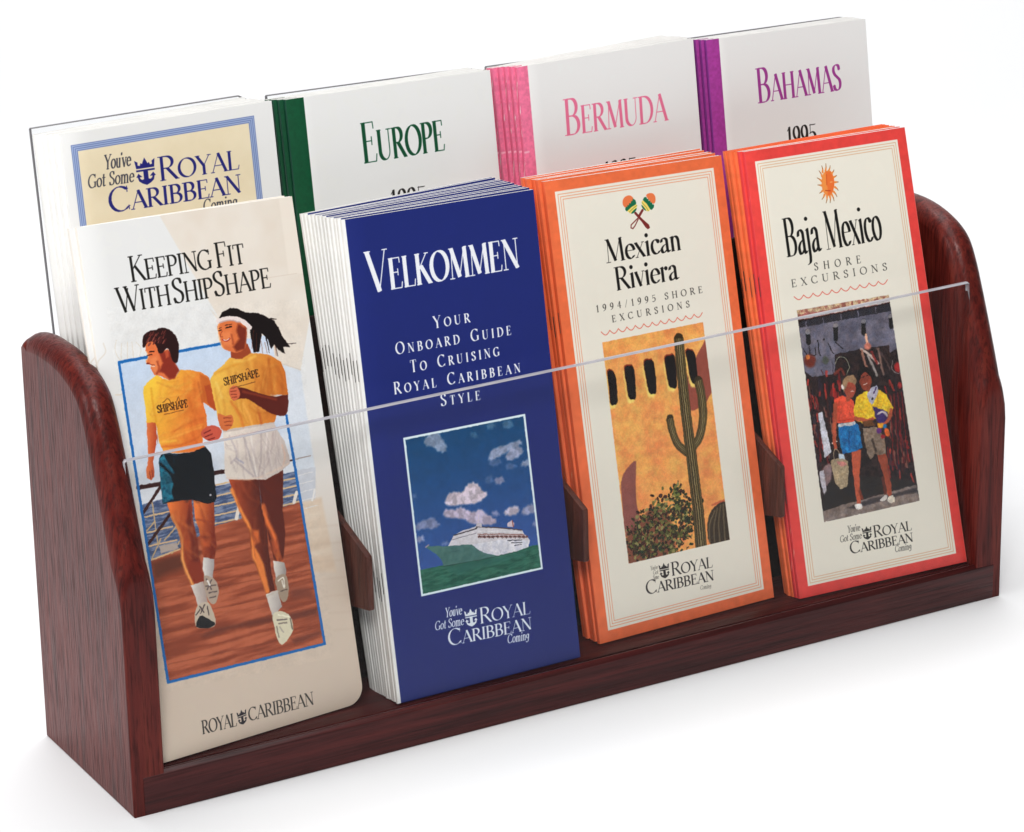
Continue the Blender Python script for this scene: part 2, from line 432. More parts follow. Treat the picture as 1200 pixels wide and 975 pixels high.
# ---- old-style serif lettering as pen skeletons (cap height 1, y up); 't' marks hairlines
def _arc(cx, cy, rx, ry, a0, a1, n=14):
    return [(cx+rx*math.cos(math.radians(a0+(a1-a0)*k/n)), cy+ry*math.sin(math.radians(a0+(a1-a0)*k/n))) for k in range(n+1)]
def _s(x, y, h=0.10): return ('t', [(x-h, y), (x+h, y)])
def _c(*p): return [tuple(q) for q in catmull(p, 5)]
X_ = 0.64
GL = {
 'A': (0.76, [('t', [(.06, 0), (.38, 1)]), ('b', [(.38, 1), (.70, 0)]), ('t', [(.17, .35), (.58, .35)]), _s(.06, 0, .08), _s(.70, 0)]),
 'B': (0.68, [('b', [(.15, 0), (.15, 1)]), ('b', [(.15, 1), (.33, 1)]+_arc(.34, .76, .19, .24, 90, -90)+[(.15, .52)]), ('b', [(.15, .52), (.36, .52)]+_arc(.36, .26, .23, .26, 90, -90)+[(.15, 0)]), _s(.1, 0, .08), _s(.1, 1, .08)]),
 'C': (0.80, [('b', _arc(.43, .5, .37, .5, 48, 318)), ('t', [(.69, .98), (.69, .76)]), ('t', [(.71, .2), (.72, .04)])]),
 'D': (0.82, [('b', [(.15, 0), (.15, 1)]), ('b', [(.15, 1), (.32, 1)]+_arc(.34, .5, .40, .5, 90, -90)+[(.15, 0)]), _s(.1, 0, .08), _s(.1, 1, .08)]),
 'E': (0.64, [('b', [(.15, 0), (.15, 1)]), ('t', [(.06, 0), (.56, 0), (.60, .18)]), ('t', [(.15, .53), (.44, .53)]), ('t', [(.44, .63), (.44, .43)]), ('t', [(.06, 1), (.54, 1), (.55, .84)])]),
 'F': (0.60, [('b', [(.15, 0), (.15, 1)]), _s(.15, 0), ('t', [(.15, .53), (.42, .53)]), ('t', [(.42, .63), (.42, .43)]), ('t', [(.06, 1), (.53, 1), (.54, .82)])]),
 'G': (0.84, [('b', _arc(.43, .5, .37, .5, 48, 305)), ('t', [(.69, .98), (.69, .76)]), ('b', [(.70, .40), (.70, .06)]), _s(.70, .42)]),
 'H': (0.84, [('b', [(.15, 0), (.15, 1)]), ('b', [(.69, 0), (.69, 1)]), ('t', [(.15, .52), (.69, .52)]), _s(.15, 0), _s(.15, 1), _s(.69, 0), _s(.69, 1)]),
 'I': (0.34, [('b', [(.17, 0), (.17, 1)]), _s(.17, 0), _s(.17, 1)]),
 'K': (0.72, [('b', [(.15, 0), (.15, 1)]), ('t', [(.15, .44), (.58, 1)]), ('b', [(.29, .60), (.66, 0)]), _s(.15, 0), _s(.15, 1), _s(.58, 1, .08), _s(.68, 0, .07)]),
 'L': (0.60, [('b', [(.15, 0), (.15, 1)]), _s(.15, 1), ('t', [(.06, 0), (.54, 0), (.58, .2)])]),
 'M': (0.96, [('t', [(.12, 0), (.17, 1)]), ('b', [(.17, 1), (.47, .04)]), ('t', [(.47, .04), (.78, 1)]), ('b', [(.79, 1), (.83, 0)]), _s(.12, 0), _s(.12, 1, .06), _s(.83, 0), _s(.82, 1, .06)]),
 'N': (0.84, [('t', [(.14, 0), (.14, 1)]), ('b', [(.14, 1), (.70, .02)]), ('t', [(.70, .02), (.70, 1)]), _s(.14, 0), _s(.10, 1, .07), _s(.70, 1)]),
 'O': (0.88, [('b', _arc(.44, .5, .38, .5, 0, 360, 26))]),
 'P': (0.64, [('b', [(.15, 0), (.15, 1)]), ('b', [(.15, 1), (.32, 1)]+_arc(.33, .74, .23, .26, 90, -90)+[(.15, .48)]), _s(.15, 0), _s(.1, 1, .08)]),
 'R': (0.74, [('b', [(.15, 0), (.15, 1)]), ('b', [(.15, 1), (.32, 1)]+_arc(.33, .75, .22, .25, 90, -90)+[(.15, .50)]), ('b', [(.34, .50), (.68, 0)]), _s(.15, 0), _s(.1, 1, .08), _s(.70, 0, .06)]),
 'S': (0.60, [('b', _c((.48, .80), (.44, .95), (.30, 1), (.15, .93), (.11, .78), (.18, .63), (.32, .52), (.46, .40), (.50, .24), (.44, .07), (.29, 0), (.14, .06), (.09, .2))), ('t', [(.48, .98), (.48, .78)]), ('t', [(.09, .22), (.09, .02)])]),
 'T': (0.70, [('b', [(.35, 0), (.35, 1)]), _s(.35, 0), ('t', [(.06, .82), (.07, 1), (.63, 1), (.64, .82)])]),
 'U': (0.82, [('b', [(.15, 1), (.15, .3)]+_arc(.41, .3, .26, .3, 180, 270)), ('t', _arc(.41, .3, .26, .3, 270, 360)+[(.67, 1)]), _s(.15, 1), _s(.67, 1)]),
 'V': (0.74, [('b', [(.06, 1), (.38, 0)]), ('t', [(.38, 0), (.68, 1)]), _s(.07, 1), _s(.68, 1, .08)]),
 'W': (1.08, [('b', [(.06, 1), (.34, 0)]), ('t', [(.34, 0), (.58, .92)]), ('b', [(.46, 1), (.74, 0)]), ('t', [(.74, 0), (1.02, 1)]), _s(.07, 1), _s(.46, 1, .08), _s(1.02, 1, .08)]),
 'X': (0.70, [('b', [(.08, 1), (.62, 0)]), ('t', [(.60, 1), (.10, 0)]), _s(.09, 1), _s(.61, 0), _s(.60, 1, .08), _s(.10, 0, .08)]),
 'Y': (0.70, [('b', [(.06, 1), (.36, .46)]), ('t', [(.64, 1), (.36, .46)]), ('b', [(.36, .46), (.36, 0)]), _s(.08, 1), _s(.64, 1, .08), _s(.36, 0)]),
 '1': (0.42, [('b', [(.22, 0), (.22, 1)]), ('t', [(.08, .82), (.22, 1)]), _s(.22, 0)]),
 '4': (0.60, [('t', [(.40, 1), (.05, .32), (.56, .32)]), ('b', [(.40, 1), (.40, 0)])]),
 '5': (0.54, [('b', [(.16, .97), (.46, .97)]), ('t', [(.15, 1), (.13, .56)]), ('b', _c((.13, .56), (.26, .62), (.42, .54), (.48, .33), (.40, .10), (.24, 0), (.08, .05)))]),
 '9': (0.56, [('b', _arc(.28, .69, .19, .31, 0, 360, 20)), ('b', _c((.47, .72), (.46, .42), (.34, .14), (.14, .0)))]),
 '/': (0.44, [('t', [(.06, -.05), (.38, 1.05)])]),
 "'": (0.12, [('b', [(.07, 1.0), (.06, .86)])]),
 'a': (0.50, [('b', _c((.10, .48), (.14, .60), (.25, X_), (.36, .56), (.37, .42))+[(.37, .08), (.42, 0), (.49, .05)]), ('b', _c((.37, .38), (.20, .31), (.09, .18), (.11, .04), (.20, 0), (.37, .12)))]),
 'c': (0.46, [('b', _arc(.27, .32, .20, .32, 48, 318)), ('d', [(.40, .55)])]),
 'e': (0.50, [('b', _arc(.27, .32, .20, .32, 8, 318)), ('t', [(.07, .36), (.46, .36)])]),
 'g': (0.52, [('b', _arc(.25, .40, .17, .24, 0, 360, 20)), ('b', _c((.42, .60), (.42, .05), (.36, -.20), (.20, -.28), (.06, -.20))), ]),
 'i': (0.28, [('b', [(.14, 0), (.14, X_)]), _s(.14, 0, .08), ('t', [(.04, X_-.04), (.14, X_)]), ('d', [(.14, .90)])]),
 'j': (0.28, [('b', [(.15, X_), (.15, -.05)]+_c((.15, -.08), (.11, -.25), (.0, -.30))), ('t', [(.05, X_-.04), (.15, X_)]), ('d', [(.15, .90)])]),
 'm': (0.86, [('b', [(.14, 0), (.14, X_)]), ('b', _arc(.28, .42, .14, .22, 180, 0)+[(.42, 0)]), ('b', _arc(.56, .42, .14, .22, 180, 0)+[(.70, 0)]), ('t', [(.04, X_-.04), (.14, X_)]), _s(.14, 0, .08), _s(.42, 0, .08), _s(.70, 0, .08)]),
 'n': (0.58, [('b', [(.14, 0), (.14, X_)]), ('b', _arc(.29, .42, .15, .22, 180, 0)+[(.44, 0)]), ('t', [(.04, X_-.04), (.14, X_)]), _s(.14, 0, .08), _s(.44, 0, .08)]),
 'o': (0.54, [('b', _arc(.27, .32, .21, .32, 0, 360, 20))]),
 'r': (0.42, [('b', [(.14, 0), (.14, X_)]), ('t', _c((.14, .42), (.20, .56), (.30, .62))), ('d', [(.34, .57)]), ('t', [(.04, X_-.04), (.14, X_)]), _s(.14, 0, .08)]),
 't': (0.34, [('b', [(.16, .88), (.16, .10)]+_c((.16, .10), (.20, .01), (.30, .05))), ('t', [(.04, X_), (.30, X_)])]),
 'u': (0.56, [('b', [(.13, X_), (.13, .2)]+_arc(.27, .2, .14, .2, 180, 300)), ('b', [(.42, X_), (.42, 0)]), ('t', [(.04, X_), (.13, X_)]), ('t', [(.34, X_), (.42, X_)])]),
 'v': (0.48, [('b', [(.06, X_), (.25, 0)]), ('t', [(.25, 0), (.43, X_)]), _s(.07, X_, .07), _s(.43, X_, .06)]),
 'x': (0.50, [('b', [(.07, X_), (.43, 0)]), ('t', [(.42, X_), (.07, 0)]), _s(.08, X_, .07), _s(.43, 0, .07), _s(.42, X_, .06), _s(.07, 0, .06)]),
 ' ': (0.34, []),
}
def text(s, st, p0, p1, cap, col, thick=0.13, thin=0.035, small=0.78, track=0.0, sc=True, slant=0.0, angle=14, alpha=1.0, fit=True, space=None):
    """letters of height cap from p0 to p1 (baseline ends); lower case in st = small capitals when sc"""
    items = []; x = 0
    for ch in st:
        k = 1.0; g = ch
        if sc and ch.islower(): k = small; g = ch.upper()
        w, strokes = GL[g]
        if ch == ' ' and space: w = space
        items.append((x, k, strokes)); x += w*k+track
    x -= track
    L = math.hypot(p1[0]-p0[0], p1[1]-p0[1]); ux, uy = (p1[0]-p0[0])/L, (p1[1]-p0[1])/L
    vx, vy = uy, -ux; fx = L/x if fit else cap
    ca, sa = math.cos(math.radians(angle)), math.sin(math.radians(angle))
    for x0, k, strokes in items:
        cover = None
        for kind, pts in strokes:
            P = np.array([((x0+q[0]*k)*fx+slant*q[1]*k*cap, q[1]*k*cap) for q in pts], np.float32)
            a = (thick if kind == 'b' else thin)*cap/2; b_ = thin*cap/2
            if kind == 'b': a *= (0.9 if k < 1 else 1)
            if kind == 'd': a = b_ = thick*cap*0.62
            A = np.stack([p0[0]+P[:, 0]*ux+P[:, 1]*vx, p0[1]+P[:, 0]*uy+P[:, 1]*vy], 1)
            m = a+0.02
            bx = s.box(A[:, 0].min()-m, A[:, 1].min()-m, A[:, 0].max()+m, A[:, 1].max()+m)
            if bx is None: continue
            X, Y = bx[4]-p0[0], bx[5]-p0[1]
            lx = X*ux+Y*uy; ly = X*vx+Y*vy                      # page -> baseline frame
            if kind == 'b': tx, ty = lx*ca+ly*sa, (-lx*sa+ly*ca)*a/b_; Q = np.stack([P[:, 0]*ca+P[:, 1]*sa, (-P[:, 0]*sa+P[:, 1]*ca)*a/b_], 1)
            else: tx, ty, Q = lx, ly, P
            d = np.full(X.shape, 1e9, np.float32); gx = gy = None
            if len(Q) == 1: d = (tx-Q[0, 0])**2+(ty-Q[0, 1])**2; ex, ey = tx-Q[0, 0], ty-Q[0, 1]
            else:
                ex = np.zeros_like(d); ey = np.zeros_like(d)
                for i in range(len(Q)-1):
                    ax, ay = Q[i]; dx, dy = Q[i+1]-Q[i]
                    t = np.clip(((tx-ax)*dx+(ty-ay)*dy)/(dx*dx+dy*dy+1e-12), 0, 1)
                    ux_, uy_ = tx-ax-t*dx, ty-ay-t*dy; dd = ux_**2+uy_**2; mm = dd < d
                    d = np.where(mm, dd, d); ex = np.where(mm, ux_, ex); ey = np.where(mm, uy_, ey)
            d = np.sqrt(d)+1e-9
            # undo the nib squash when measuring the anti-aliasing width
            kk = np.sqrt((ex/d)**2+((ey/d)*(a/b_ if kind == 'b' else 1))**2)
            s.put(bx, np.clip(0.5-((d-a)/kk)*PPI*0.8, 0, 1)*alpha, col)

def emblem(s, x0, y0, w, h, col, tilt=0.0):
    """crown over an anchor; x0, y0 = lower left, h upwards"""
    f = lambda p: [(x0+x*w, y0-y*h+x*w*tilt) for x, y in p]
    s.poly(f([(.04, .65), (-.02, .98), (.14, .90), (.13, .78), (.24, .76), (.28, .86), (.36, .82), (.40, .90), (.50, 1.06), (.60, .90), (.64, .82), (.72, .86), (.76, .76), (.87, .78), (.86, .90), (1.02, .98), (.96, .65)]), col, 0.003)
    s.poly(f([(.02, .60), (.98, .60), (.97, .53), (.62, .53), (.62, .22), (.72, .20), (.80, .25), (.83, .31), (.70, .32), (.88, .46), (1.0, .32), (.93, .31), (.88, .16), (.72, .06), (.5, -.02), (.28, .06), (.12, .16), (.07, .31), (.0, .32), (.12, .46), (.30, .32), (.17, .31), (.20, .25), (.28, .20), (.38, .22), (.38, .53), (.03, .53)]), col, 0.003)

def company_logo(s, a, b, col, col2=None, soft=1.0, stacked=False):
    """slogan, emblem and the two-line name; a, b = the ends of the second line's baseline"""
    x, y = a; u = b[0]-a[0]; r = (b[1]-a[1])/u; col2 = col2 or col
    P = lambda fx, fy: (x+fx*u, y-fy*u+fx*u*r)
    text(s, 'Caribbean', P(0, 0), P(1, 0), 0.168*u, col, 0.145, 0.035, 0.74)
    text(s, 'Royal', P(0.39, 0.165), P(1.0, 0.165), 0.162*u, col, 0.145, 0.03, 0.80)
    e = P(0.225, 0.155); emblem(s, e[0], e[1], 0.145*u, 0.175*u, col, r)
    sc_ = dict(thick=0.12, thin=0.06, sc=False, slant=0.12, alpha=soft)
    if stacked:
        text(s, "You've", P(0.10, 0.285), P(0.205, 0.285), 0.05*u, col2, **sc_)
        text(s, 'Got', P(0.13, 0.225), P(0.205, 0.225), 0.05*u, col2, **sc_)
        text(s, 'Some', P(0.12, 0.165), P(0.205, 0.165), 0.05*u, col2, **sc_)
        text(s, 'Coming', P(0.78, -0.085), P(0.94, -0.085), 0.05*u, col2, **sc_)
    else:
        text(s, "You've", P(0.0, 0.30), P(0.195, 0.30), 0.095*u, col2, **sc_)
        text(s, 'Got Some', P(-0.135, 0.188), P(0.205, 0.188), 0.09*u, col2, **sc_)
        text(s, 'Coming', P(0.69, -0.10), P(0.95, -0.10), 0.09*u, col2, **sc_)

def scallops(s, p0, p1, n, depth, w, col):
    pts = []
    for i in range(n):
        for k in range(9):
            t = (i+k/8)/n; z = math.sin(math.pi*k/8)
            pts.append((p0[0]+(p1[0]-p0[0])*t, p0[1]+(p1[1]-p0[1])*t+z*depth))
    s.line(pts, w, col)

def frame_lines(s, insets, w, col):
    for d in insets:
        s.line([(d, d), (s.w-d, d), (s.w-d, s.h-d), (d, s.h-d), (d, d)], w, col)
ART = {}

def paint_logo():
    s = Sheet(4.109, 8.98, (.925, .925, .92))
    c = [(0.182, 0.220), (3.730, 0.261)]; x0, y0 = c[0]; x1 = c[1][0]; y1 = s.h-0.45
    s.poly([(x0, y0), (x1, y0), (x1, y1), (x0, y1)], (.62, .69, .83), 0.003)
    for d in (0.0, 0.035, 0.07, 0.105):
        s.line([(x0+d, y0+d), (x1-d, y0+d), (x1-d, y1-d), (x0+d, y1-d), (x0+d, y0+d)], 0.011, (.36, .43, .66))
    d = 0.115
    s.poly([(x0+d, y0+d), (x1-d, y0+d), (x1-d, y1-d), (x0+d, y1-d)], noise_col(s, (.93, .87, .74), (.945, .89, .77), 60, 3, 5), 0.003)
    b = [(0.754, 1.508), (3.347, 1.549)]
    company_logo(s, b[0], b[1], (.12, .13, .47), (.25, .25, .3))
    return s.image('logo_print')

def paint_rear(s, band, col, name, a, b, cap, ya, yb):
    s.poly([(0, 0), (band, 0), (band, s.h), (0, s.h)], noise_col(s, [c*0.94 for c in col], [min(1, c*1.06) for c in col], 10, 4, 6), 0.003)
    tc = [c for c in col]
    text(s, name, a, b, cap, tc, 0.105, 0.025, 0.76)
    text(s, '1995', ya, yb, 0.40, (.09, .08, .08), 0.13, 0.03, sc=False)
def paint_europe():
    s = Sheet(4.264, 8.98, (.925, .925, .92)); t = [(1.441, 1.364), (3.174, 1.352), (1.918, 2.345), (2.664, 2.357)]
    paint_rear(s, 0.37, (.0, .29, .17), 'Europe', t[0], t[1], 0.73, t[2], t[3]); return s.image('europe_print')
def paint_bermuda():
    s = Sheet(3.95, 8.98, (.925, .922, .918)); t = [(0.922, 1.434), (3.235, 1.480), (1.708, 2.477), (2.440, 2.483)]
    paint_rear(s, 0.24, (.91, .45, .59), 'Bermuda', t[0], t[1], 0.68, t[2], t[3])
    s.line([(-0.026, 1.622), (0.104, 1.617)], 0.02, (.98, .85, .88), 0.02)
    return s.image('bermuda_print')
def paint_bahamas():
    s = Sheet(3.796, 8.98, (.925, .922, .918)); t = [(1.094, 1.362), (3.119, 1.337), (1.710, 2.329), (2.419, 2.333)]
    paint_rear(s, 0.30, (.62, .21, .56), 'Bahamas', t[0], t[1], 0.67, t[2], t[3]); return s.image('bahamas_print')

def paint_onboard():
    s = Sheet(3.955, 8.888, (.105, .158, .445)); W_ = (.94, .95, .97)
    s.poly([(0, 0), (0.07, 0), (0.07, s.h), (0, s.h)], (.93, .93, .92), 0.003)
    t = [(0.378, 1.369), (3.519, 1.387), (1.600, 2.212), (2.359, 2.217), (0.778, 2.555), (3.184, 2.586), (1.032, 2.927), (2.895, 2.931), (0.650, 3.264), (3.296, 3.307), (1.567, 3.645), (2.400, 3.667)]
    text(s, 'Velkommen', t[0], t[1], 0.73, W_, 0.125, 0.028, 0.75)
    for i, st in ((2, 'Your'), (4, 'Onboard Guide'), (6, 'To Cruising'), (8, 'Royal Caribbean'), (10, 'Style')):
        text(s, st, t[i], t[i+1], 0.215, W_, 0.16, 0.045, 0.76, track=0.32, space=0.5)
    P = [(0.730, 4.079), (3.299, 4.095), (3.338, 7.055), (0.734, 7.032)]
    s.poly(P, (.90, .96, .98), 0.003); cx = sum(p[0] for p in P)/4; cy = sum(p[1] for p in P)/4
    Q = [(p[0]+(0.04 if p[0] < cx else -0.04), p[1]+(0.04 if p[1] < cy else -0.04)) for p in P]
    s.mask(Q); y0 = Q[0][1]; y1 = Q[2][1]; n = fbm(s.W, s.H, 60, 5, 11)
    s.poly(Q, grad((0, y0), (.03, .27, .45), (0, y0+(y1-y0)*.8), (.20, .34, .62)), 0.003)
    for pts, cc, al in (
        ([(1.139, 4.210), (1.254, 4.119), (1.444, 4.117), (1.549, 4.286), (1.597, 4.407), (1.545, 4.491), (1.403, 4.446), (1.309, 4.353), (1.188, 4.312)], (.62, .66, .76), .85),
        ([(2.427, 4.769), (2.552, 4.622), (2.814, 4.595), (3.122, 4.556), (3.156, 4.639), (3.020, 4.690), (2.796, 4.743), (2.616, 4.804), (2.484, 4.825)], (.66, .68, .78), .85),
        ([(2.788, 4.818), (2.932, 4.692), (3.128, 4.691), (3.173, 4.794), (3.041, 4.876), (2.865, 4.897)], (.70, .70, .80), .85),
        ([(2.441, 4.828), (2.656, 4.831), (2.690, 4.913), (2.556, 4.945), (2.453, 4.907)], (.45, .52, .70), .6),
        ([(3.106, 4.992), (3.250, 4.954), (3.281, 5.063), (3.149, 5.065)], (.66, .68, .78), .8),
        ([(2.768, 4.985), (2.859, 4.945), (3.001, 5.029), (2.844, 5.068)], (.45, .52, .70), .6),
        ([(2.456, 4.170), (2.570, 4.115), (2.645, 4.204), (2.532, 4.251)], (.42, .55, .68), .6), ([(2.800, 4.175), (2.954, 4.146), (3.026, 4.273), (2.871, 4.302)], (.42, .55, .68), .6),
        ([(2.104, 4.256), (2.212, 4.246), (2.263, 4.353), (2.157, 4.341)], (.35, .5, .64), .6),
        ([(2.319, 5.128), (2.452, 5.096), (2.480, 5.216), (2.348, 5.240)], (.40, .50, .70), .6), ([(2.506, 5.183), (2.660, 5.163), (2.713, 5.260), (2.578, 5.299)], (.68, .66, .78), .8),
        ([(1.431, 5.410), (1.542, 5.262), (1.703, 5.267), (1.829, 5.280), (1.926, 5.185), (2.058, 5.154), (2.177, 5.233), (2.229, 5.338), (2.336, 5.416), (2.230, 5.510), (2.053, 5.551), (1.800, 5.521), (1.547, 5.501)], (.84, .78, .83), 1),
        ([(1.370, 5.625), (1.436, 5.544), (1.622, 5.580), (1.753, 5.557), (1.851, 5.626), (2.014, 5.696), (2.145, 5.672), (2.261, 5.783), (2.400, 5.887), (2.467, 5.977), (2.342, 6.009), (2.132, 5.960), (1.924, 5.906), (1.808, 5.807), (1.603, 5.740), (1.438, 5.696)], (.76, .71, .80), 1),
        ([(2.369, 5.785), (2.478, 5.776), (2.534, 5.849), (2.445, 5.869)], (.6, .6, .74), .8), ([(2.631, 5.837), (2.761, 5.767), (2.934, 5.774), (2.959, 5.864), (2.873, 5.923), (2.701, 5.908)], (.80, .76, .83), 1),
        ([(3.010, 5.874), (3.149, 5.805), (3.289, 5.813), (3.308, 5.952), (3.130, 5.974), (3.023, 5.946)], (.66, .66, .78), .9),
        ([(0.782, 5.716), (0.937, 5.652), (1.170, 5.642), (1.222, 5.728), (1.277, 5.796), (1.165, 5.849), (0.959, 5.808), (0.792, 5.804)], (.58, .60, .74), .85),
        ([(0.767, 5.939), (0.902, 5.928), (0.912, 6.017), (0.785, 6.029)], (.62, .63, .76), .85), ([(0.770, 5.149), (0.855, 5.140), (0.858, 5.215), (0.782, 5.216)], (.40, .5, .7), .7),
        ([(1.277, 6.137), (1.384, 6.129), (1.428, 6.187), (1.313, 6.190)], (.5, .55, .72), .7), ([(3.219, 6.146), (3.309, 6.126), (3.309, 6.242), (3.233, 6.219)], (.6, .6, .74), .7)):
        s.poly([(p[0]+0.012*math.sin(i*2.3), p[1]+0.012*math.cos(i*3.1)) for i, p in enumerate(catmull(pts, 3, True))], noise_col(s, [c*0.86 for c in cc], [min(1, c*1.1) for c in cc], 14, 4, 12, 1.6), 0.022, 0, al)
    hz = [(0.699, 6.542), (3.279, 6.576), (3.475, 7.170), (0.628, 7.105)]
    s.poly(hz, noise_col(s, (.09, .33, .27), (.20, .44, .36), 9, 4, 13, 1.6, 3.0, 0.7), 0.004)
    s.poly([(1.284, 6.596), (2.052, 6.621), (2.481, 6.652), (3.006, 6.652), (2.998, 6.720), (2.078, 6.761), (1.515, 6.797)], (.16, .40, .36), 0.04, 0, .7)
    s.poly([(1.393, 6.229), (1.543, 6.047), (1.742, 5.996), (2.023, 5.976), (2.463, 6.080), (2.968, 6.227), (3.042, 6.343), (3.125, 6.456), (3.080, 6.582), (2.792, 6.608), (2.400, 6.609), (1.993, 6.398)], (.86, .84, .86), 0.003)
    s.poly([(0.937, 6.151), (1.002, 6.142), (1.394, 6.222), (1.899, 6.287), (1.993, 6.398), (2.152, 6.508), (2.420, 6.620), (1.968, 6.604), (1.265, 6.576), (1.237, 6.464), (1.147, 6.331)], noise_col(s, (.25, .42, .40), (.31, .48, .45), 12, 3, 14), 0.003)
    s.poly([(1.899, 6.287), (2.520, 6.333), (3.125, 6.456), (3.080, 6.582), (2.792, 6.608), (2.400, 6.609), (2.152, 6.508), (1.993, 6.398)], noise_col(s, (.82, .82, .87), (.93, .92, .94), 10, 3, 15), 0.006)
    s.line([(1.543, 6.051), (2.017, 6.021), (2.043, 5.988)], 0.022, (.22, .17, .2)); s.line([(1.504, 6.126), (2.007, 6.103)], 0.010, (.45, .42, .48)); s.line([(2.022, 5.983), (2.462, 6.087), (2.967, 6.235)], 0.02, (.28, .2, .2))
    s.line([(2.054, 6.074), (2.539, 6.172), (2.996, 6.287)], 0.014, (.93, .92, .93)); s.line([(2.054, 6.181), (2.527, 6.269), (3.072, 6.387)], 0.040, (.46, .28, .27))
    s.line([(2.046, 6.133), (2.533, 6.224), (3.021, 6.338)], 0.020, (.60, .42, .38))
    wl = [(2.074, 6.154), (3.040, 6.358), (2.067, 6.214), (3.033, 6.418)]
    for k in range(22):
        f = k/21; px = wl[0][0]+(wl[1][0]-wl[0][0])*f; s.line([(px, wl[0][1]+(wl[1][1]-wl[0][1])*f), (px+.01, wl[2][1]+(wl[3][1]-wl[2][1])*f)], 0.009, (.88, .84, .83) if k % 2 else (.2, .12, .14))
    s.line([(2.654, 6.372), (2.954, 6.421)], 0.014, (.15, .15, .2)); s.line([(2.726, 6.429), (2.949, 6.467)], 0.014, (.15, .15, .2)); s.line([(2.789, 6.488), (2.935, 6.506)], 0.012, (.15, .15, .2))
    s.line([(1.422, 6.342), (1.634, 6.355)], 0.008, (.2, .33, .36)); s.line([(1.265, 6.576), (1.967, 6.608), (2.399, 6.616), (2.834, 6.617)], 0.012, (.12, .26, .24))
    s.poly([(2.683, 6.058), (2.776, 6.004), (2.833, 6.077), (2.811, 6.150), (2.685, 6.116)], (.85, .78, .80), 0.004); s.line([(2.796, 6.023), (2.804, 6.140)], 0.02, (.6, .25, .2))
    s.line([(2.066, 5.973), (2.112, 5.772)], 0.014, (.88, .82, .84)); s.line([(2.056, 5.876), (2.165, 5.867)], 0.012, (.88, .8, .82)); s.poly([(2.013, 5.982), (2.051, 5.920), (2.154, 5.953), (2.147, 6.016)], (.82, .78, .8), 0.004)
    s.line([(0.937, 6.151), (1.005, 6.120)], 0.02, (.7, .6, .6))
    s.photo(62, .005, .05); s.clip = None
    b = [(1.179, 8.060), (2.977, 8.128)]
    company_logo(s, b[0], b[1], (.92, .95, .98))
    return s.image('onboard_print')

def wave_border(s, col, line_col, insets):
    s.poly([(0, 0), (s.w, 0), (s.w, s.h), (0, s.h)], noise_col(s, [c*0.97 for c in col], [min(1, c*1.03) for c in col], 20, 4, 21), 0.002)
    e = 0.215; s.poly([(e, e), (s.w-e, e), (s.w-e, s.h-e), (e, s.h-e)], (.935, .915, .86), 0.003)
    frame_lines(s, insets, 0.013, line_col)

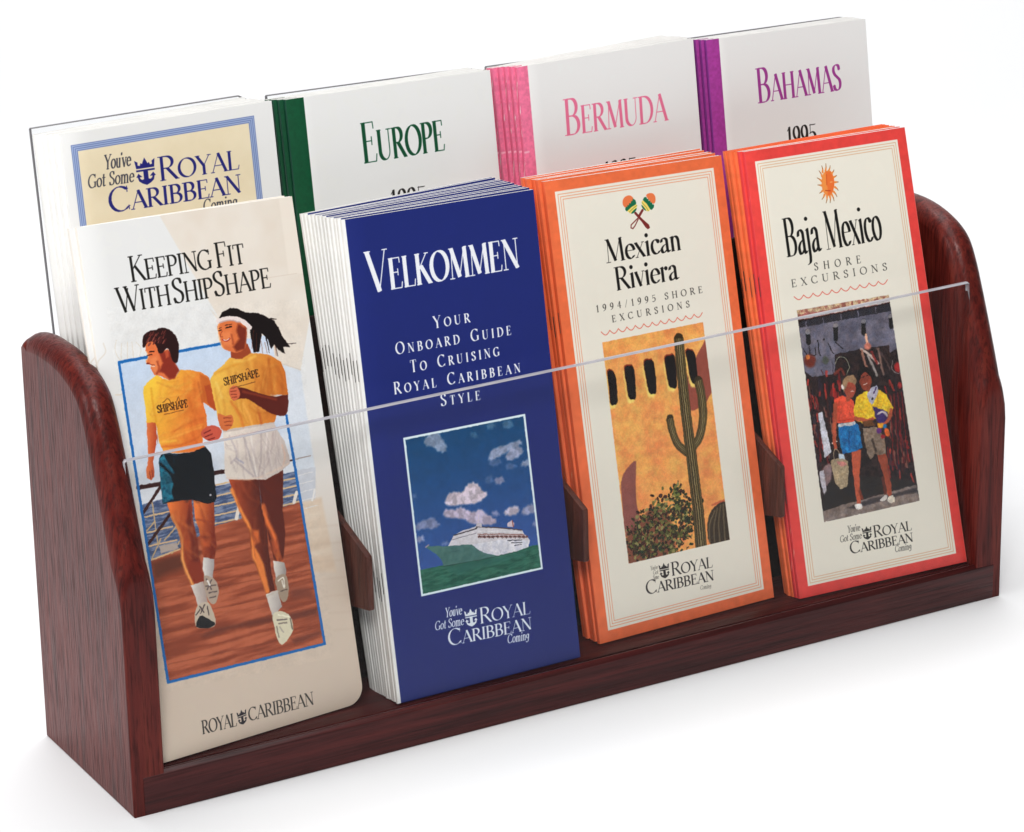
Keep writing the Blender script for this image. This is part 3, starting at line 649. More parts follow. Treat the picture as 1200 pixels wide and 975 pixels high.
def paint_riviera():
    s = Sheet(4.066, 8.812, (.9, .9, .85)); wave_border(s, (.93, .44, .26), (.91, .56, .40), (.275, .325, .375)); K = (.07, .06, .06)
    t = [(1.161, 1.685), (2.902, 1.673), (1.305, 2.230), (2.745, 2.222), (0.812, 2.569), (3.257, 2.567), (1.134, 2.811), (2.926, 2.797), (0.861, 2.951), (3.191, 2.951)]
    text(s, 'Mexican', t[0], t[1], 0.43, K, 0.145, 0.025, sc=False); text(s, 'Riviera', t[2], t[3], 0.43, K, 0.145, 0.025, sc=False)
    text(s, '1994/1995 SHORE', t[4], t[5], 0.125, (.2, .19, .18), 0.16, 0.05, sc=False, track=0.55, space=0.3)
    text(s, 'EXCURSIONS', t[6], t[7], 0.125, (.2, .19, .18), 0.16, 0.05, sc=False, track=0.6)
    scallops(s, t[8], t[9], 12, 0.075, 0.018, (.88, .46, .38))
    O = (.93, .48, .28); G = (.05, .42, .28); Y_ = (.97, .85, .42); B = (.48, .15, .14)
    s.poly([(1.687, 0.656), (1.695, 0.568), (1.757, 0.507), (1.848, 0.492), (1.909, 0.521), (1.948, 0.588), (1.903, 0.678), (1.801, 0.706), (1.736, 0.711)], O, 0.004, 2)
    s.poly([(1.724, 0.737), (1.755, 0.693), (1.777, 0.705), (1.791, 0.666), (1.818, 0.681), (1.836, 0.635), (1.866, 0.653), (1.881, 0.606), (1.910, 0.608), (1.927, 0.564), (1.979, 0.599), (1.992, 0.656), (1.963, 0.714), (1.891, 0.759), (1.806, 0.789), (1.742, 0.778)], G, 0.003)
    s.poly([(1.766, 0.781), (1.864, 0.721), (1.988, 0.676), (2.010, 0.706), (1.982, 0.751), (1.884, 0.814), (1.832, 0.837)], Y_, 0.004); s.line([(1.812, 0.804), (1.910, 0.745), (1.997, 0.705)], 0.014, (.55, .62, .3))
    s.poly([(1.845, 0.836), (1.921, 0.777), (1.990, 0.752), (1.958, 0.803), (1.896, 0.840)], G, 0.003, 2)
    s.poly([(2.234, 0.536), (2.319, 0.510), (2.399, 0.530), (2.438, 0.597), (2.430, 0.680), (2.388, 0.722), (2.326, 0.693), (2.271, 0.617)], O, 0.004, 2)
    s.poly([(2.149, 0.614), (2.188, 0.571), (2.236, 0.574), (2.247, 0.614), (2.275, 0.611), (2.279, 0.657), (2.312, 0.653), (2.318, 0.692), (2.346, 0.693), (2.353, 0.732), (2.390, 0.737), (2.378, 0.790), (2.323, 0.831), (2.268, 0.810), (2.205, 0.733)], G, 0.003)
    s.poly([(2.118, 0.631), (2.155, 0.629), (2.226, 0.701), (2.289, 0.813), (2.263, 0.848), (2.206, 0.841), (2.139, 0.738), (2.111, 0.685)], Y_, 0.004); s.line([(2.125, 0.667), (2.202, 0.760), (2.243, 0.837)], 0.014, (.55, .62, .3))
    s.poly([(2.103, 0.708), (2.139, 0.738), (2.199, 0.831), (2.154, 0.809), (2.112, 0.759)], G, 0.003, 2)
    s.line([(1.945, 0.842), (2.028, 0.944), (2.203, 1.147)], 0.05, B); s.line([(2.113, 0.810), (2.016, 0.914)], 0.05, B)
    s.line([(2.014, 0.928), (1.817, 1.052), (1.806, 1.106), (1.847, 1.126), (1.903, 1.078), (1.992, 0.966)], 0.022, B); s.line([(2.014, 0.928), (2.147, 1.140), (2.184, 1.172), (2.223, 1.157), (2.209, 1.107), (2.044, 0.946)], 0.022, B)
    P = [(0.856, 3.150), (3.184, 3.131)] + [(3.198, 7.454), (0.848, 7.429)]; s.mask(P)
    s.poly(P, noise_col(s, (.96, .70, .36), (.94, .58, .33), 60, 5, 31, 1.4), 0.003)
    s.poly(P, noise_col(s, (.98, .76, .42), (.92, .52, .30), 18, 4, 32, 1.4), 0.003, 0, .3)
    sh = (.60, .30, .24)
    s.poly([(3.202, 3.465), (3.229, 3.856), (3.211, 4.489), (3.043, 4.681), (2.762, 4.796), (2.602, 4.768), (2.659, 4.146), (2.986, 3.705)], sh, 0.008)
    s.poly([(3.207, 3.549), (3.369, 3.575), (3.268, 4.278), (3.187, 4.264)], (.28, .16, .12), 0.006)
    for w in ([(0.892, 3.721), (1.011, 3.728), (1.065, 3.899), (1.036, 4.326), (0.946, 4.358), (0.875, 4.346), (0.889, 4.030)], [(1.283, 3.706), (1.412, 3.696), (1.497, 3.770), (1.464, 4.293), (1.385, 4.333), (1.303, 4.305), (1.286, 4.018)], [(1.735, 3.674), (1.867, 3.656), (1.961, 3.740), (1.940, 4.268), (1.848, 4.306), (1.764, 4.264), (1.739, 3.988)],
              [(2.211, 3.672), (2.337, 3.652), (2.448, 3.698), (2.414, 4.254), (2.297, 4.270), (2.231, 4.209), (2.215, 3.933)], [(2.706, 3.632), (2.831, 3.630), (2.917, 3.722), (2.901, 4.242), (2.804, 4.281), (2.745, 4.188), (2.725, 3.910)]):
        s.poly([(p[0]-.04, p[1]+.06) for p in w], (.99, .86, .46), 0.02, 2); s.poly([(p[0]-.01, p[1]-.03) for p in w], (.55, .17, .09), 0.008, 2); s.poly(w, (.05, .02, .03), 0.008, 2)
    s.poly([(1.290, 5.521), (1.160, 5.552), (1.027, 5.653), (0.894, 5.856), (0.867, 6.357), (0.862, 6.913), (1.180, 6.674), (1.215, 6.528), (1.185, 6.319), (1.221, 5.919)], (.56, .32, .29), 0.010, 2)
    s.poly([(0.876, 6.916), (1.144, 6.717), (1.412, 6.517), (1.658, 6.490), (1.876, 6.662), (1.930, 7.134), (1.817, 7.495), (0.846, 7.442)], (.40, .20, .17), 0.03, 2, .8)
    rnd = random.Random(5)
    area = [(0.934, 6.928), (2.516, 6.894)]; ax, ay = area[0]; bx_, by_ = area[1]
    def leaf(px, py, r, c): s.ell(px, py, r, r*rnd.uniform(.45, .8), c, 0.004, 1, rnd.uniform(0, 3.1))
    spine = [(0.985, 6.989), (1.129, 6.816), (1.332, 6.654), (1.588, 6.552), (1.716, 6.502), (1.935, 6.674), (2.104, 6.348), (2.086, 6.576), (2.239, 6.684), (2.366, 6.658), (2.322, 6.958), (2.084, 6.909), (1.758, 6.843), (1.457, 6.832), (1.152, 7.075), (1.037, 7.254), (1.422, 7.080), (1.811, 7.109), (2.041, 7.208), (2.185, 7.058), (1.335, 7.266), (1.606, 7.271), (1.960, 7.346)]
    for k in range(900):
        p = spine[rnd.randrange(len(spine))]; q = p[0]+rnd.gauss(0, .12), p[1]+rnd.gauss(0, .13)
        c = rnd.choice([(.12, .14, .07), (.22, .18, .10), (.30, .32, .14), (.42, .42, .2), (.25, .12, .09), (.16, .10, .07), (.12, .2, .12), (.56, .54, .32)])
        leaf(q[0], q[1], rnd.uniform(.02, .05), c)
    for k in range(60):
        p = rnd.choice([(2.086, 6.255), (2.104, 6.348), (2.104, 6.451), (2.119, 6.557), (2.376, 6.582), (1.716, 6.502)]); leaf(p[0]+rnd.gauss(0, .035), p[1]+rnd.gauss(0, .045), rnd.uniform(.02, .045), rnd.choice([(.12, .15, .08), (.2, .24, .11), (.45, .48, .22)]))
    def cactus(pts, w, w1):
        s.line(pts, w, (.22, .17, .09), 0.006, 6, w1=w1)
        n = 5
        for k in range(n):
            o = (k-(n-1)/2)/n; q = catmull(pts, 4); r = []
            for i, p in enumerate(q):
                a = q[max(0, i-1)]; b = q[min(len(q)-1, i+1)]; dx, dy = b[0]-a[0], b[1]-a[1]; L_ = math.hypot(dx, dy)+1e-9
                ww = w+(w1-w)*i/len(q); r.append((p[0]-dy/L_*ww*o, p[1]+dx/L_*ww*o))
            s.line(r, w*.085, [(.42, .36, .20), (.55, .49, .30), (.63, .57, .38), (.50, .42, .26), (.34, .30, .16)][k], 0.004)
    cactus([(2.165, 4.854), (2.181, 5.075), (2.270, 5.366), (2.454, 5.565)], 0.17, 0.16)
    cactus([(2.914, 4.245), (2.946, 4.553), (2.916, 4.989), (2.785, 5.324), (2.632, 5.474)], 0.20, 0.18)
    cactus([(2.584, 3.364), (2.561, 3.909), (2.545, 4.593), (2.545, 5.279)] + [(2.551, 5.586), (2.550, 6.230), (2.553, 6.747), (2.523, 7.489)], 0.22, 0.26)
    s.poly([(2.713, 7.141), (2.779, 6.896), (2.943, 6.735), (3.170, 6.676), (3.241, 6.833), (3.211, 7.478), (2.745, 7.458)], (.22, .17, .12), 0.008, 2)
    for k, q in enumerate(([(2.737, 7.405), (2.765, 7.100), (2.930, 6.823)], [(2.843, 7.427), (2.871, 7.122), (2.998, 6.785)], [(2.964, 7.452), (2.984, 7.093), (3.081, 6.749)], [(3.089, 7.452), (3.113, 7.067), (3.146, 6.736)])): s.line(q, 0.03, (.42, .36, .26), 0.01, 4)
    s.line([(2.886, 6.697), (3.077, 6.671), (3.219, 6.660)], 0.03, (.75, .30, .22), 0.02)
    s.photo(63, .005, .05); s.clip = None
    b = [(1.157, 8.103), (2.733, 8.161)]; company_logo(s, b[0], b[1], (.16, .14, .14), (.4, .38, .35), .8, True)
    return s.image('riviera_print')

def paint_baja():
    s = Sheet(3.804, 8.859, (.9, .9, .85)); wave_border(s, (.905, .27, .25), (.86, .66, .50), (.27, .32, .37)); K = (.06, .06, .05)
    t = [(0.662, 2.138), (2.927, 2.116), (1.253, 2.493), (2.344, 2.500), (0.690, 2.741), (2.932, 2.731), (0.715, 2.930), (2.896, 2.922)]
    text(s, 'Baja Mexico', t[0], t[1], 0.74, K, 0.085, 0.016, sc=False, space=0.30)
    text(s, 'SHORE', t[2], t[3], 0.145, (.2, .2, .19), 0.15, 0.05, sc=False, track=0.75); text(s, 'EXCURSIONS', t[4], t[5], 0.145, (.2, .2, .19), 0.15, 0.05, sc=False, track=0.55)
    scallops(s, t[6], t[7], 10, 0.075, 0.018, (.87, .42, .36))
    s.poly([(1.804, 0.618), (1.928, 0.625), (1.979, 0.775), (1.963, 0.927), (1.885, 1.070), (1.795, 1.095), (1.707, 1.022), (1.678, 0.886), (1.715, 0.716)], (.93, .45, .20), 0.006, 2)
    s.poly([(1.751, 0.644), (1.806, 0.651), (1.784, 0.835), (1.804, 0.948), (1.773, 1.075), (1.707, 1.022), (1.678, 0.886), (1.706, 0.736)], (.95, .58, .28), 0.02, 2)
    s.line([(1.883, 0.839), (1.926, 0.839)], 0.02, (.98, .66, .4)); s.line([(1.749, 0.984), (1.858, 1.005)], 0.02, (.75, .26, .12)); s.line([(1.821, 0.676), (1.796, 0.881)], 0.014, (.8, .32, .14))
    for q in ([(1.806, 0.607), (1.837, 0.468)], [(1.736, 0.620), (1.736, 0.498)], [(1.879, 0.618), (1.931, 0.520)], [(1.945, 0.671), (2.006, 0.614)], [(1.977, 0.753), (2.051, 0.728)], [(1.992, 0.854), (2.072, 0.860)], [(1.978, 0.951), (2.041, 1.021)], [(1.934, 1.033), (1.992, 1.140)], [(1.878, 1.079), (1.913, 1.211)],
              [(1.830, 1.106), (1.817, 1.235)], [(1.764, 1.096), (1.723, 1.227)], [(1.706, 1.066), (1.639, 1.144)], [(1.669, 0.984), (1.602, 1.018)], [(1.667, 0.874), (1.584, 0.853)], [(1.686, 0.789), (1.592, 0.715)], [(1.711, 0.704), (1.658, 0.586)]):
        m_ = ((q[0][0]+q[1][0])/2+.01, (q[0][1]+q[1][1])/2); s.line([q[0], m_, q[1]], 0.045, (.92, .55, .25), 0.004, 3, w1=0.006); s.line([m_, q[1]], 0.012, (.5, .32, .16))
    P = [(0.734, 3.204), (2.881, 3.223)] + [(2.930, 7.427), (0.742, 7.448)]; s.mask(P); rnd = random.Random(8)
    s.poly(P, noise_col(s, (.08, .05, .06), (.20, .13, .13), 10, 4, 41, 1.5), 0.003)
    s.poly([(0.744, 3.444), (2.899, 3.463), (2.954, 4.275), (2.722, 4.371), (2.717, 4.211), (2.046, 4.182), (1.465, 4.194), (1.406, 4.579), (0.898, 4.548), (0.737, 4.417)], noise_col(s, (.37, .36, .43), (.48, .46, .52), 30, 4, 42), 0.006)
    s.poly([(0.723, 3.175), (2.911, 3.195), (2.920, 3.332), (0.743, 3.351)], noise_col(s, (.86, .76, .60), (.62, .38, .33), 9, 4, 43, 1.6), 0.004)
    s.poly([(0.752, 3.286), (1.995, 3.322), (2.907, 3.316), (2.898, 3.369), (0.750, 3.405)], (.70, .42, .38), 0.006)
    s.line([(0.724, 3.375), (2.918, 3.345)], 0.035, (.75, .74, .74)); s.poly([(0.745, 3.439), (2.924, 3.400), (2.922, 3.548), (0.758, 3.552)], (.17, .16, .19), 0.005)
    for q in ([(0.908, 3.457), (0.910, 3.550)], [(1.304, 3.448), (1.304, 3.546)], [(1.717, 3.438), (1.717, 3.539)], [(2.117, 3.429), (2.116, 3.533)], [(2.534, 3.419), (2.533, 3.526)]): s.line(q, 0.02, (.45, .42, .48))
    for q in ([(0.924, 3.658), (0.908, 3.867)], [(1.566, 3.627), (1.541, 3.889)], [(2.214, 3.650), (2.184, 3.885)], [(2.854, 3.644), (2.836, 3.856)]):
        s.line(q, 0.10, (.10, .09, .10), 0.01); s.ell(q[0][0], q[0][1], .06, .045, (.55, .53, .55))
    for q in ([(0.772, 3.976), (0.841, 4.119)], [(0.912, 3.946), (0.918, 4.105), (1.036, 4.124), (1.041, 3.993)], [(1.130, 3.902), (1.114, 4.111), (1.142, 4.168)], [(1.350, 3.951), (1.431, 4.175)], [(1.517, 3.951), (1.659, 4.120)]): s.line(q, 0.022, (.1, .08, .1), 0.004, 3)
    s.ell(*[(1.120, 3.869)][0], .02, .02, (.1, .08, .1)); s.ell(*[(1.262, 3.870)][0], .02, .02, (.1, .08, .1))
    s.ell(*[(0.885, 4.231)][0], .13, .13, (.45, .17, .12), .03); s.ell(*[(0.852, 4.147)][0], .04, .04, (.8, .45, .2), .01); s.ell(*[(1.240, 4.276)][0], .07, .08, (.32, .34, .30), .02)
    s.line([(1.438, 4.374), (1.544, 4.273), (1.690, 4.310), (1.756, 4.479), (1.673, 4.623)], 0.014, (.6, .6, .52), 0.004, 4); s.line([(1.406, 4.579), (1.570, 4.501), (1.613, 4.613)], 0.05, (.5, .2, .15), 0.02)
    for k in range(170):          # hanging crafts: woven straps, beads and cloth
        p = rnd.choice([(0.868, 4.752), (1.021, 4.934), (1.265, 4.713), (1.389, 4.891), (0.896, 5.173), (1.108, 5.157), (1.232, 5.334), (2.637, 5.098), (2.779, 5.359), (2.669, 5.472), (2.901, 4.984)] + [(0.799, 5.572), (0.918, 5.979), (2.646, 5.756), (2.724, 6.031), (2.794, 6.356), (2.505, 6.254), (2.693, 6.598), (0.771, 6.159)])
        x, y = p[0]+rnd.gauss(0, .10), p[1]+rnd.gauss(0, .16); l = rnd.uniform(.08, .3)
        s.line([(x, y), (x+rnd.gauss(0, .02), y+l)], rnd.uniform(.015, .05), rnd.choice([(.62, .12, .12), (.45, .08, .09), (.72, .22, .18), (.25, .08, .10), (.18, .14, .2), (.55, .35, .3), (.3, .1, .1), (.12, .08, .1)]), 0.006, alpha=.85)
    for q, c in (([(2.225, 3.919), (2.233, 4.159)], (.95, .72, .58)), ([(2.075, 4.187), (2.264, 4.350), (2.419, 4.534)], (.80, .72, .68)), ([(2.086, 4.215), (2.121, 4.485), (2.153, 4.570)], (.65, .45, .38)), ([(2.205, 4.340), (2.292, 4.566), (2.353, 4.761)], (.62, .58, .56)), ([(2.439, 4.219), (2.607, 4.512), (2.673, 4.682)], (.30, .22, .22)), ([(2.464, 4.250), (2.479, 4.544), (2.506, 4.760)], (.52, .40, .36)), ([(2.307, 4.277), (2.390, 4.529)], (.6, .2, .18))): s.line(q, 0.05, c, 0.01, 3)
    s.ell(*[(2.233, 4.159)][0], .08, .07, (.85, .5, .42), .02); s.ell(*[(2.842, 4.683)][0], .07, .10, (.65, .15, .15), .02); s.line([(2.758, 4.536), (2.718, 4.689), (2.836, 4.814), (2.943, 4.726)], .015, (.55, .5, .5), 0.005, 3); s.ell(*[(2.844, 5.054)][0], .05, .07, (.7, .2, .2), .02)
    for k in range(9): s.line([([(2.590, 5.196)][0][0]+k*.045, [(2.590, 5.196)][0][1]), ([(2.464, 6.506)][0][0]+k*.055, [(2.432, 6.707)][0][1]-.1)], .022, [(.45, .08, .1), (.2, .05, .07)][k % 2], 0.006)
    s.poly([(0.917, 5.281), (1.009, 5.270), (1.110, 6.090), (0.931, 6.187)], (.80, .80, .84), 0.008)
    s.poly([(0.777, 6.519), (0.923, 6.340), (1.073, 6.340), (0.995, 6.659), (0.835, 6.733)], (.55, .45, .46), 0.02, 2); s.poly([(0.774, 6.442), (0.883, 6.410), (0.882, 6.716), (0.917, 6.977), (0.841, 6.989), (0.780, 6.698)], (.78, .76, .80), 0.008)
    s.poly([(0.995, 6.659), (1.710, 6.683), (2.814, 6.981), (2.916, 7.103), (1.882, 7.124), (0.789, 7.234), (0.769, 6.976)], (.15, .13, .13), 0.02)
    s.poly([(0.746, 7.226), (1.244, 7.176), (1.878, 7.149), (2.903, 7.087), (2.932, 7.466), (0.738, 7.477)], noise_col(s, (.46, .40, .38), (.56, .50, .47), 14, 4, 44), 0.008)
    s.poly([(1.291, 7.261), (1.874, 7.174), (2.054, 7.180), (2.908, 7.153), (2.923, 7.246), (2.406, 7.243), (1.856, 7.286), (1.432, 7.311)], (.24, .21, .22), 0.02)
    # the couple
    sk = (.72, .33, .22); skd = (.50, .20, .13)
    s.poly([(1.555, 6.167), (1.759, 6.176), (1.710, 6.452), (1.657, 6.674), (1.628, 6.976), (1.610, 7.229), (1.521, 7.225), (1.523, 6.958), (1.519, 6.598)], sk, 0.006, 2); s.line([(1.611, 6.973), (1.655, 7.135)], .05, skd, .01)
    s.poly([(1.491, 7.220), (1.617, 7.243), (1.624, 7.333), (1.504, 7.332), (1.473, 7.281)], (.92, .90, .88), 0.006, 2)
    s.poly([(2.120, 6.342), (2.320, 6.364), (2.326, 6.611), (2.333, 6.948), (2.332, 7.179), (2.234, 7.187), (2.208, 6.874), (2.153, 6.555)], (.60, .27, .18), 0.006, 2); s.line([(2.172, 6.816), (2.185, 7.153)], .06, (.35, .15, .11), .012)
    s.poly([(2.230, 7.212), (2.351, 7.208), (2.388, 7.317), (2.297, 7.357), (2.220, 7.313)], (.82, .78, .72), 0.006, 2); s.poly([(2.062, 7.220), (2.178, 7.157), (2.215, 7.209), (2.128, 7.283), (2.047, 7.261)], (.80, .77, .74), 0.006, 2)
    s.poly([(1.341, 5.560), (1.712, 5.598), (1.791, 5.676), (1.811, 6.134), (1.668, 6.174), (1.351, 6.183), (1.312, 5.944)], noise_col(s, (.06, .36, .62), (.12, .50, .74), 8, 3, 45), 0.005)
    s.line([(1.364, 5.603), (1.694, 5.615)], .07, (.86, .84, .84), .008); s.line([(1.563, 5.780), (1.514, 6.005)], .02, (.03, .25, .48), .01)
    s.folds([(1.341, 5.560), (1.712, 5.598), (1.791, 5.676), (1.811, 6.134), (1.668, 6.174), (1.351, 6.183), (1.312, 5.944)], 12, 81, 95, .25, .03, (.03, .24, .46), (.2, .6, .84), .4)
    s.poly([(1.870, 5.755), (2.184, 5.782), (2.330, 6.015), (2.322, 6.352), (2.126, 6.343), (2.071, 6.308), (1.950, 6.403), (1.898, 6.252), (1.874, 6.015)], noise_col(s, (.46, .38, .32), (.60, .52, .45), 10, 3, 46), 0.005); s.line([(2.055, 6.020), (2.093, 6.260)], .05, (.2, .15, .13), .02)
    s.poly([(1.314, 5.088), (1.490, 5.026), (1.632, 5.088), (1.753, 5.187), (1.719, 5.508)] + [(1.699, 5.582), (1.311, 5.555), (1.286, 5.421)], (.93, .33, .22), 0.006); s.line([(1.348, 5.510), (1.705, 5.544)], .02, (.8, .2, .14), .01)
    s.line([(1.320, 5.193), (1.283, 5.434)] + [(1.241, 5.621), (1.203, 5.874)], .09, sk, .01, 3); s.line([(1.151, 5.921), (1.257, 5.914)], .03, (.9, .85, .82)); s.line([(1.199, 5.899), (1.209, 6.030)], .07, sk, .01)
    s.poly([(1.824, 5.121), (2.005, 5.033), (2.189, 5.024), (2.396, 5.072), (2.501, 5.181), (2.624, 5.464), (2.548, 5.648)] + [(2.555, 5.558), (2.242, 5.609), (1.871, 5.651), (1.720, 5.547), (1.722, 5.339)], noise_col(s, (.93, .72, .12), (.98, .84, .22), 10, 3, 47), 0.006)
    s.line([(2.564, 5.507), (2.509, 5.655), (2.340, 5.757)], .08, sk, .012, 3); s.line([(1.739, 5.524), (1.997, 5.620), (2.121, 5.602)], .08, sk, .012, 3); s.poly([(1.875, 5.625), (2.119, 5.615), (2.158, 5.752), (1.920, 5.724)], (.42, .25, .12), 0.01)
    s.folds([(1.824, 5.121), (2.005, 5.033), (2.189, 5.024), (2.396, 5.072), (2.624, 5.464), (2.548, 5.648), (1.719, 5.508)], 16, 82, 100, .25, .03, (.66, .42, .05), (1.0, .93, .4), .4)
    s.folds([(1.314, 5.088), (1.490, 5.026), (1.753, 5.187), (1.719, 5.508), (1.277, 5.433)], 10, 83, 95, .25, .03, (.66, .16, .10), (1.0, .5, .36), .4)
    s.ell(*[(1.704, 4.917)][0], .135, .19, (.62, .27, .20), .008, 1, .1); s.poly([(1.545, 4.864), (1.564, 4.737), (1.667, 4.662), (1.817, 4.673), (1.875, 4.788), (1.819, 4.857), (1.708, 4.787), (1.619, 4.877), (1.559, 4.972)], (.60, .48, .36), 0.008, 2); s.ell(*[(1.544, 4.870)][0], .03, .05, (.9, .85, .82), .008)
    s.line([(1.673, 5.017), (1.628, 5.114)], .10, (.6, .28, .2), .01)
    s.ell(*[(2.069, 4.820)][0], .14, .20, (.58, .25, .17), .008, 1, -.1); s.poly([(1.913, 4.742), (1.952, 4.590), (2.081, 4.545), (2.224, 4.608), (2.235, 4.768), (2.174, 4.732), (2.095, 4.653), (1.995, 4.702), (1.950, 4.800)], (.07, .05, .05), 0.008, 2); s.line([(2.123, 4.960), (2.151, 5.070)], .10, (.5, .22, .15), .01)
    s.line([(2.020, 4.896), (2.105, 4.879)], .018, (.9, .84, .8)); s.line([(2.003, 4.751), (2.049, 4.748)], .018, (.1, .05, .05)); s.line([(2.112, 4.735), (2.149, 4.733)], .018, (.1, .05, .05)); s.line([(1.723, 4.986), (1.784, 4.988)], .015, (.85, .75, .7))
    s.poly([(2.092, 5.060), (2.322, 4.954), (2.334, 5.074), (2.250, 5.218), (2.141, 5.331), (2.076, 5.163)], (.70, .69, .76), 0.008, 2); s.line([(2.222, 5.108), (2.299, 5.003)], .03, (.3, .2, .4)); s.ell(*[(2.176, 5.206)][0], .03, .03, (.1, .1, .12))
    s.poly([(2.167, 5.361), (2.337, 5.442), (2.488, 5.546), (2.429, 5.628)] + [(2.484, 5.624), (2.344, 5.731), (2.204, 5.655), (2.188, 5.470)], (.22, .15, .40), 0.008, 2); s.line([(2.254, 5.533), (2.381, 5.502), (2.458, 5.594)], .04, (.78, .74, .76), .01, 3)
    s.ell(*[(2.277, 5.772)][0], .07, .06, (.92, .62, .12), .012); s.ell(*[(2.379, 5.802)][0], .05, .05, (.1, .42, .62), .012); s.ell(*[(2.405, 5.924)][0], .06, .08, (.93, .42, .15), .012); s.ell(*[(2.231, 5.868)][0], .06, .06, (.35, .15, .45), .012); s.ell(*[(2.302, 5.998)][0], .05, .04, (.62, .1, .14), .012)
    s.poly([(1.055, 6.260), (1.329, 6.231), (1.440, 6.327), (1.439, 6.533), (1.350, 6.837), (1.187, 6.867), (1.082, 6.675)], noise_col(s, (.62, .54, .42), (.72, .64, .52), 5, 3, 48), 0.006); s.line([(1.142, 6.275), (1.154, 6.097), (1.235, 6.060), (1.321, 6.281)], .02, (.6, .52, .42), .006, 3); s.poly([(1.197, 6.311), (1.345, 6.323), (1.423, 6.401), (1.269, 6.426)], (.85, .55, .52), 0.01); s.poly([(1.251, 6.153), (1.380, 6.188), (1.380, 6.291), (1.265, 6.258)], (.75, .8, .85), 0.01)
    s.photo(64, .009, .12); s.clip = None
    b = [(1.230, 8.190), (2.669, 8.213)]; company_logo(s, b[0], b[1], (.15, .14, .13), (.35, .34, .32), .9)
    return s.image('baja_print')

